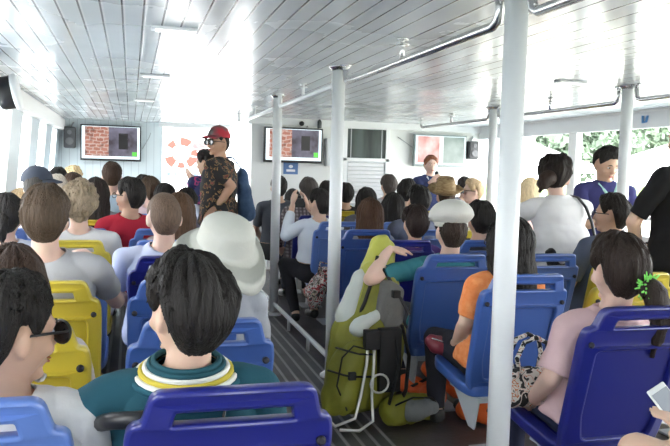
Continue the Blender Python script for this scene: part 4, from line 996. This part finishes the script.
MB().tube([rel(p) for p in ((1.10,3.585,.12),(1.045,3.60,.25),(1.07,3.60,.40),(1.13,3.60,.46),(1.20,3.60,.44))], .005, 6).build('zip', WEB, bp, True)
b2 = empty('small_backpack', (1.46,3.62,0)); tag(b2, 'small grey and olive bag lying on the floor at the foot of the backpack', 'bag')
link('bag_body', blob([((-.08,0,.09),(.16,.06,.08),.085,.07),((.0,.02,.12),(.10,.04,.10),.06,.06)]), b2, OLIVE, True)
link('front_pocket', blob([((.0,-.06,.10),(.12,-.02,.11),.06,.05)]), b2, mat('grey_nylon',(.20,.21,.21),.6,bump=.3), True)
MB().tube([(-.10,-.06,.14),(-.02,-.10,.19),(.10,-.06,.17),(.2,.0,.08)], .012, 8, flat=.4).build('strap', WEB, b2, True)
# orange life vests below the seats
ORV = mat('orange_life_vest', (.85,.13,.02), .6, bump=.4, bscale=10)
for x, y, rz, lab in ((1.80,4.05,.3,'orange life vest on the floor under the white flat cap man'), (1.62,4.72,-.2,'orange life vest under the boy\'s seat'), (1.98,3.62,.9,'orange life vest on the floor under the seat of the orange blouse woman')):
    t = empty('life_vest', (x,y,0), rz); tag(t, lab, 'life vest', 'orange life vests under the seats')
    link('left_panel' if 0 else 'foam_panel', blob([((-.12,-.10,.06),(-.12,.14,.07),.06,.055),((-.05,-.1,.05),(-.05,.14,.06),.05,.05)]), t, ORV, True)
    link('foam_panel', blob([((.08,-.10,.08),(.07,.14,.14),.06,.05),((.14,-.1,.08),(.14,.14,.10),.05,.05)]), t, ORV, True)
    MB().tube([(-.18,0,.10),(-.06,0,.13),(.08,0,.16),(.20,0,.10)], .016, 8, flat=.3).build('strap', WEB, t, True)
# handbag beside the woman in pink
HB = print_mat('handbag_print', [(0,(.02,.02,.02)),(.42,(.02,.02,.02)),(.46,(.72,.70,.64)),(.54,(.55,.16,.05)),(.57,(.75,.72,.66)),(.63,(.03,.03,.03))], 17)
t = empty('handbag', (1.602, 2.66, 0.432)); tag(t, 'patterned black and cream handbag with round handles beside the pink t-shirt woman', 'handbag')
link('bag_body', blob([((-.10,-.04,.05),(.08,-.02,.05),.055,.055),((-.08,-.03,.12),(.06,-.02,.12),.035,.035)], .010), t, HB, True)
for dy, lab in ((-.05,0),(.015,0)):
    MB().tube([(-.065,dy,.13),(-.085,dy,.20),(-.055,dy,.265),(.0,dy,.285),(.05,dy,.26),(.065,dy,.20),(.05,dy,.13)], .010, 10).build('handle', HB, t, True)
t = link('purse', blob([((1.53,3.50,.50),(1.64,3.52,.46),.040,.043),((1.55,3.48,.47),(1.61,3.48,.45),.04,.04)], .009), None, mat('maroon_leather', (.22,.03,.05), .45, bump=.2)); tag(t, 'maroon purse in the lap of the orange blouse woman', 'purse')
MB().tube([(1.51,3.46,.52),(1.57,3.445,.50),(1.65,3.47,.48)], .004, 6).build('zip', STEEL, t, True)
PLB = print_mat('checked_bag_print', [(0,(.05,.04,.04)),(.42,(.40,.04,.05)),(.48,(.62,.58,.55)),(.54,(.10,.09,.10)),(.60,(.45,.36,.28)),(.66,(.05,.04,.04))], 18)
t = empty('cloth_bag', (1.56,5.78,.40)); tag(t, 'checked red and cream cloth bag hanging beside the camera man\'s seat', 'bag')
link('bag_body', blob([((-.10,.06,-.04),(-.02,-.02,.12),.075,.06),((-.12,-.08,-.10),(-.04,-.08,.06),.06,.06),((-.02,-.08,.02),(-.01,0,.14),.05,.04)], .012), t, PLB, True)
MB().tube([(-.08,-.04,.12),(-.06,-.02,.22),(.02,0,.20),(.02,-.02,.10)], .008, 8).build('handle', PLB, t, True)
t = empty('pink_bag', (1.58,4.72,.50)); tag(t, 'bright pink bag just left of the backpack top', 'bag')
link('bag_body', blob([((-.03,.0,.12),(.12,.05,.20),.06,.055),((-.04,-.02,.03),(.08,.0,.10),.055,.05)]), t, mat('bright_pink', (.70,.08,.25), .6, c2=(.25,.12,.30), cscale=14), True)
MB().tube([(-.04,0,.16),(-.02,.01,.25),(.10,.04,.29),(.14,.05,.20)], .008, 8).build('handle', WEB, t, True)
# telephone held at the lower right
ph = empty('smartphone', (1.504, 1.72, 0.72)); tag(ph, 'white smartphone held at the lower right edge', 'phone')
ph.rotation_euler = (radians(-38), radians(-20), radians(12))
MB().box((-.036,-.004,-.072), (.036,.004,.072)).build('casing', mat('white_phone',(.82,.82,.80),.25), ph, bevel=.004)
MB().box((-.031,-.0055,-.056), (.031,-.0042,.056)).build('screen', glow('phone_screen', (.45,.52,.60), (.62,.68,.74), .8), ph)
# camera held by the young man
ca = empty('camera', (1.50,6.62,1.06), radians(-10)); tag(ca, 'black camera held up by the young man in pale blue', 'camera')
MB().box((-.065,-.03,-.04), (.065,.03,.045)).box((-.025,-.03,.045), (.025,.03,.07)).build('camera_body', BLACK, ca, bevel=.008)
MB().lathe([(.036,0),(.036,.06),(.030,.065)], (0,.03,0), 20, Matrix.Rotation(-pi/2,3,'X')).build('lens', BLACK, ca, True)
mi = MB().cap((3.60,8.31,1.27),(3.62,8.33,1.35),.012,.012).cap((3.62,8.33,1.36),(3.622,8.332,1.37),.024,.024).build('microphone', BLACK, smooth=True); tag(mi, 'small dark microphone held by the crew woman', 'microphone')
# paper in the standing man's hand
pa = MB(); g_ = 8; V = []; F = []
for i in range(g_+1):
    for j in range(g_+1):
        u, v_ = i/g_, j/g_; V.append((.60+.20*u-.05*v_, 6.62+.10*v_+.02*sin(u*3), .80+.20*v_-.03*u+.02*cos(u*4)))
for i in range(g_):
    for j in range(g_): q = i*(g_+1)+j; F.append((q,q+g_+1,q+g_+2,q+1))
pa.add(V, F); o = pa.build('paper_bag', mat('pale_blue_paper',(.55,.62,.78),.7), smooth=True); so = o.modifiers.new('t','SOLIDIFY'); so.thickness = .03; tag(o, 'pale blue folded packet held by the standing man', 'packet')
# denim rucksack on the standing man's back
t = empty('denim_rucksack', ((0.991, 6.75, 1.242)[0],6.75,1.2)); tag(t, 'blue denim rucksack hanging from the standing man\'s shoulder', 'backpack')
DEN = mat('denim', (.05,.10,.20), .85, c2=(.09,.16,.28), cscale=12, bump=.4)
link('bag_body', blob([((-.0,-.0,.12),(.04,-.02,-.22),.05,.085),((.02,0,-.02),(.06,0,-.25),.06,.075)]), t, DEN, True)
MB().tube([(0,0,.15),(-.08,.02,.26),(-.16,.12,.27),(-.26,.16,.10)], .022, 8, flat=.35).build('strap', DEN, t, True)
t = empty('shoulder_bag', (2.83,4.42,.78)); tag(t, 'black shoulder bag hanging at the white shirt woman\'s right side', 'bag')
link('bag_body', blob([((-.03,0,.08),(.04,.02,-.08),.06,.085)]), t, WEB, True)
MB().lathe([(.03,-.004),(.03,.004)], (0,-.085,.03), 20, Matrix.Rotation(pi/2,3,'X')).build('badge', mat('badge_grey',(.55,.55,.55),.4), t, True)

# ---------------------------------------------------------------- outside
struct(MB().box((-200,-120,-1.25), (200,300,-1.2)).build('water', mat('pale_river_water', (.30,.34,.33), .12, bump=.4, bscale=.8)))
q = struct(MB().box((8.5,-30,-1.3), (120,120,-.35)).build('quay', mat('quay_concrete', (.55,.53,.48), .8, c2=(.42,.45,.36), cscale=.3)))
q = struct(MB().box((-3.5,15,-1.3), (5.5,40,-.2)).build('landing_stage', mat('landing_concrete', (.62,.62,.60), .8)))
LEAF = mat('leaf_green', (.09,.13,.09), .7, c2=(.16,.22,.15), cscale=1.5); BARK = mat('bark', (.16,.12,.09), .9)
def tree(x, y, h, r, label, seed):
    t = empty('tree', (x,y,-.35)); tag(t, label, 'tree', 'trees on the quay'); rn = random.Random(seed)
    MB().tube([(0,0,0),(.1,0,h*.3),(0,.1,h*.6)], [.22,.16,.1], 10).build('trunk', BARK, t, True)
    V = []; F = []
    for k in range(2600):
        a = rn.random()*2*pi; b = rn.uniform(-1,1); rr = rn.random()**.35
        d = Vector((cos(a)*sqrt(1-b*b)*r, sin(a)*sqrt(1-b*b)*r, b*h*.34))*rr*(1+.25*noise.noise(Vector((a*1.5,b*3,seed))))
        c = Vector((0,0,h*.64)) + d; u = Vector((rn.uniform(-1,1),rn.uniform(-1,1),rn.uniform(-1,1))).normalized()*.26; w_ = u.cross(Vector((rn.uniform(-1,1),rn.uniform(-1,1),.3))).normalized()*.15
        n = len(V); V += [tuple(c-u), tuple(c+w_), tuple(c+u), tuple(c-w_)]; F.append((n,n+1,n+2,n+3))
    me = bpy.data.meshes.new('crown'); me.from_pydata(V, [], F); link('crown', me, t, LEAF)
tree(20.5,31,5.4,1.7,'rounded tree outside, between the thickest pole and the crew man',1)
tree(25.6,35,6.2,1.7,'tree outside just left of the crew man',2)
tree(34,40,7.6,2.5,'tree outside right of the crew man pole',3)
tree(35,34,7.4,2.6,'tree outside at the right picture edge',4)
tree(29.8,31,5.2,1.5,'lower tree outside directly behind the crew man',5)
TENT = mat('white_tent', (.80,.80,.80), .6)
def tent(x, y, w, label):
    t = empty('market_tent', (x,y,-.35)); tag(t, label, 'tent', 'white tents on the quay')
    V = [(-w,-w,2.1),(w,-w,2.1),(w,w,2.1),(-w,w,2.1),(0,0,3.1),(-w,-w,1.85),(w,-w,1.85),(w,w,1.85),(-w,w,1.85),(0,0,2.85)]
    F = [(0,1,4),(1,2,4),(2,3,4),(3,0,4),(0,5,6,1),(1,6,7,2),(2,7,8,3),(3,8,5,0),(5,9,6),(6,9,7),(7,9,8),(8,9,5)]
    MB().add(V, F).build('canopy', TENT, t)
    for sx in (-1,1):
        for sy in (-1,1): MB().tube([(sx*w*.96,sy*w*.96,0),(sx*w*.96,sy*w*.96,2.0)], .04, 8).build('leg', WHITE, t)
tent(20.2,24.0,2.0,'white pointed tent outside right of the crew man pole')
tent(26.5,27.0,2.0,'white pointed tent outside at the right edge, farther one')
tent(16.2,27.5,2.0,'white tent outside left of the white shirt woman')
def car(x, y, c, label):
    t = empty('parked_car', (x,y,-.35), .5); tag(t, label, 'car', 'cars parked on the quay')
    prof = [(-2.1,.3),(-2.1,.8),(-1.5,.95),(-.9,1.4),(.7,1.42),(1.4,.95),(2.1,.85),(2.15,.3)]
    n = len(prof); V = [(p, s*.82, z) for s in (-1,1) for p, z in prof]
    F = [tuple(range(n)), tuple(range(n,2*n))[::-1]] + [(i,n+i,n+(i+1)%n,(i+1)%n) for i in range(n)]
    MB().add(V, F).build('car_body', mat('car_%.2f' % c[2], c, .25, coat=.5), t, bevel=.06)
    V = [(p, s*.835, z) for s in (-1,1) for p, z in ((-1.3,.98),(-.82,1.33),(.62,1.34),(1.15,.98))]
    MB().add(V, [(0,1,2,3),(7,6,5,4),(0,4,5,1),(1,5,6,2),(2,6,7,3),(3,7,4,0)]).build('windows', mat('car_glass',(.05,.07,.09),.1), t)
    for px in (-1.3,1.3):
        for s in (-1,1): MB().lathe([(.32,-.1),(.32,.1)], (px,s*.75,.32), 20, Matrix.Rotation(pi/2,3,'X')).build('wheel', BLACK, t, True)
car(20.5,22.5,(.5,.55,.62),'pale blue grey car parked outside at the right edge'); car(24.5,23.2,(.6,.6,.66),'pale grey car parked outside beyond the blue grey one')
# hedge along the quay
hd = MB().box((12,44,-.35), (44,45.2,.75)); o = hd.build('hedge', mat('hedge_green',(.14,.24,.09),.8,c2=(.28,.36,.16),cscale=3,bump=1,bscale=5)); tag(o, 'long low hedge outside on the quay', 'hedge')
# board with a broken red ring seen through the front opening
t = empty('notice_board', (1.7,17,0)); tag(t, 'white board with broken red ring seen through the front opening', 'board')
MB().box((-.95,0,-.2), (1.35,.05,2.3)).build('board_panel', mat('board_white',(.85,.85,.85),.5), t)
REDM = mat('ring_red', (.30,.022,.012), .6)
def seg_(a0, a1, r0, r1, cx, cz):
    n = 8; V = []
    for dy in (-.012, -.002):
        for k in range(n+1):
            a = radians(a0+(a1-a0)*k/n)
            for r in (r0, r1): V.append((cx+r*cos(a), dy, cz+r*sin(a)*.95))
    m = 2*(n+1); F = []
    for k in range(n): F += [(2*k,2*k+1,2*k+3,2*k+2), (m+2*k,m+2*k+2,m+2*k+3,m+2*k+1), (2*k,2*k+2,m+2*k+2,m+2*k), (2*k+1,m+2*k+1,m+2*k+3,2*k+3)]
    return V, F
rg = MB()
for a0, a1, r0, r1 in ((52,95,.24,.46),(118,150,.26,.44),(195,238,.22,.46),(255,285,.24,.40),(300,345,.22,.44),(352,378,.26,.42)): rg.add(*seg_(a0, a1, r0*.85, r1*.85, -.60, 1.64))
rg.build('ring_emblem', REDM, t)
m_ = MB().box((-.42,-.01,1.72),(.0,-.002,1.92)).box((-.45,-.01,1.62),(-.05,-.002,1.68)); m_.build('printed_panel', mat('pale_rose_print',(.12,.05,.05),.6,c2=(.16,.13,.13),cscale=9), t)
m_ = MB().box((-.30,-.01,1.44),(-.06,-.002,1.58)); m_.build('printed_panel', mat('pale_teal_print',(.05,.09,.10),.6,c2=(.14,.16,.16),cscale=7), t)
m_ = MB().box((-.97,-.01,1.13),(-.84,-.002,1.24)).box((-.76,-.01,1.13),(-.55,-.002,1.22)).box((-.48,-.01,1.14),(-.2,-.002,1.20)); m_.build('printed_panel', mat('pale_blue_print',(.03,.05,.10),.6,c2=(.14,.16,.16),cscale=14), t)
# boats on the river to the left
def boat(x, y, L_, rz, label):
    t = empty('river_boat', (x,y,-1.2), rz); tag(t, label, 'boat', 'boats on the river at left')
    n = [(-L_,1.2),(-L_,-1.2),(L_*.6,-1.3),(L_,0),(L_*.6,1.3)]; V = [(a,b*.8,-.1) for a,b in n]+[(a,b,1.0) for a,b in n]
    MB().add(V, [(0,1,2,3,4),(9,8,7,6,5)]+[(i,(i+1)%5,5+(i+1)%5,5+i) for i in range(5)]).build('hull', mat('boat_hull_red',(.55,.10,.08),.5), t)
    MB().box((-L_*.9,-1,1.0),(L_*.5,1,1.4)).box((-L_*.9,-1.1,2.5),(L_*.55,1.1,2.6)).build('cabin', WHITE, t)
    for k in range(6):
        for s in (-1,1): MB().tube([(-L_*.85+k*L_*.26,s*.95,1.4),(-L_*.85+k*L_*.26,s*.95,2.5)], .04, 6).build('post', WHITE, t)
boat(-12,62,6,1.2,'red hulled boat outside the left windows, nearer one'); boat(-22,90,8,1.3,'red hulled boat farther off outside the left windows')

# ---------------------------------------------------------------- light, sky, camera
wd = bpy.data.worlds.new('sky'); scn.world = wd; wd.use_nodes = True
b = wd.node_tree.nodes['Background']; b.inputs[0].default_value = (.95,.98,1,1); b.inputs[1].default_value = 5.0
sl = bpy.data.lights.new('sun', 'SUN'); sl.energy = 8; sl.angle = .1; so = bpy.data.objects.new('sun', sl); col.objects.link(so); so.rotation_euler = (radians(20), radians(-18), 0)
cam = bpy.data.cameras.new('camera'); cam.sensor_width = 36; cam.lens = 36*730/670; cam.clip_start = .05; cam.clip_end = 800
co_ = bpy.data.objects.new('camera', cam); col.objects.link(co_); co_.location = (0,0,1.38)
yaw_, pit_, rol_ = radians(15.684), radians(4.189), .027
co_.matrix_world = Matrix.Translation((0,0,1.38)) @ Matrix.Rotation(-yaw_,4,'Z') @ Matrix.Rotation(pi/2-pit_,4,'X') @ Matrix.Rotation(rol_,4,'Z')
scn.camera = co_
vs = scn.view_settings; vs.view_transform = 'Standard'; vs.look = 'None'; vs.exposure = 1.25; vs.gamma = 1; vs.use_curve_mapping = False
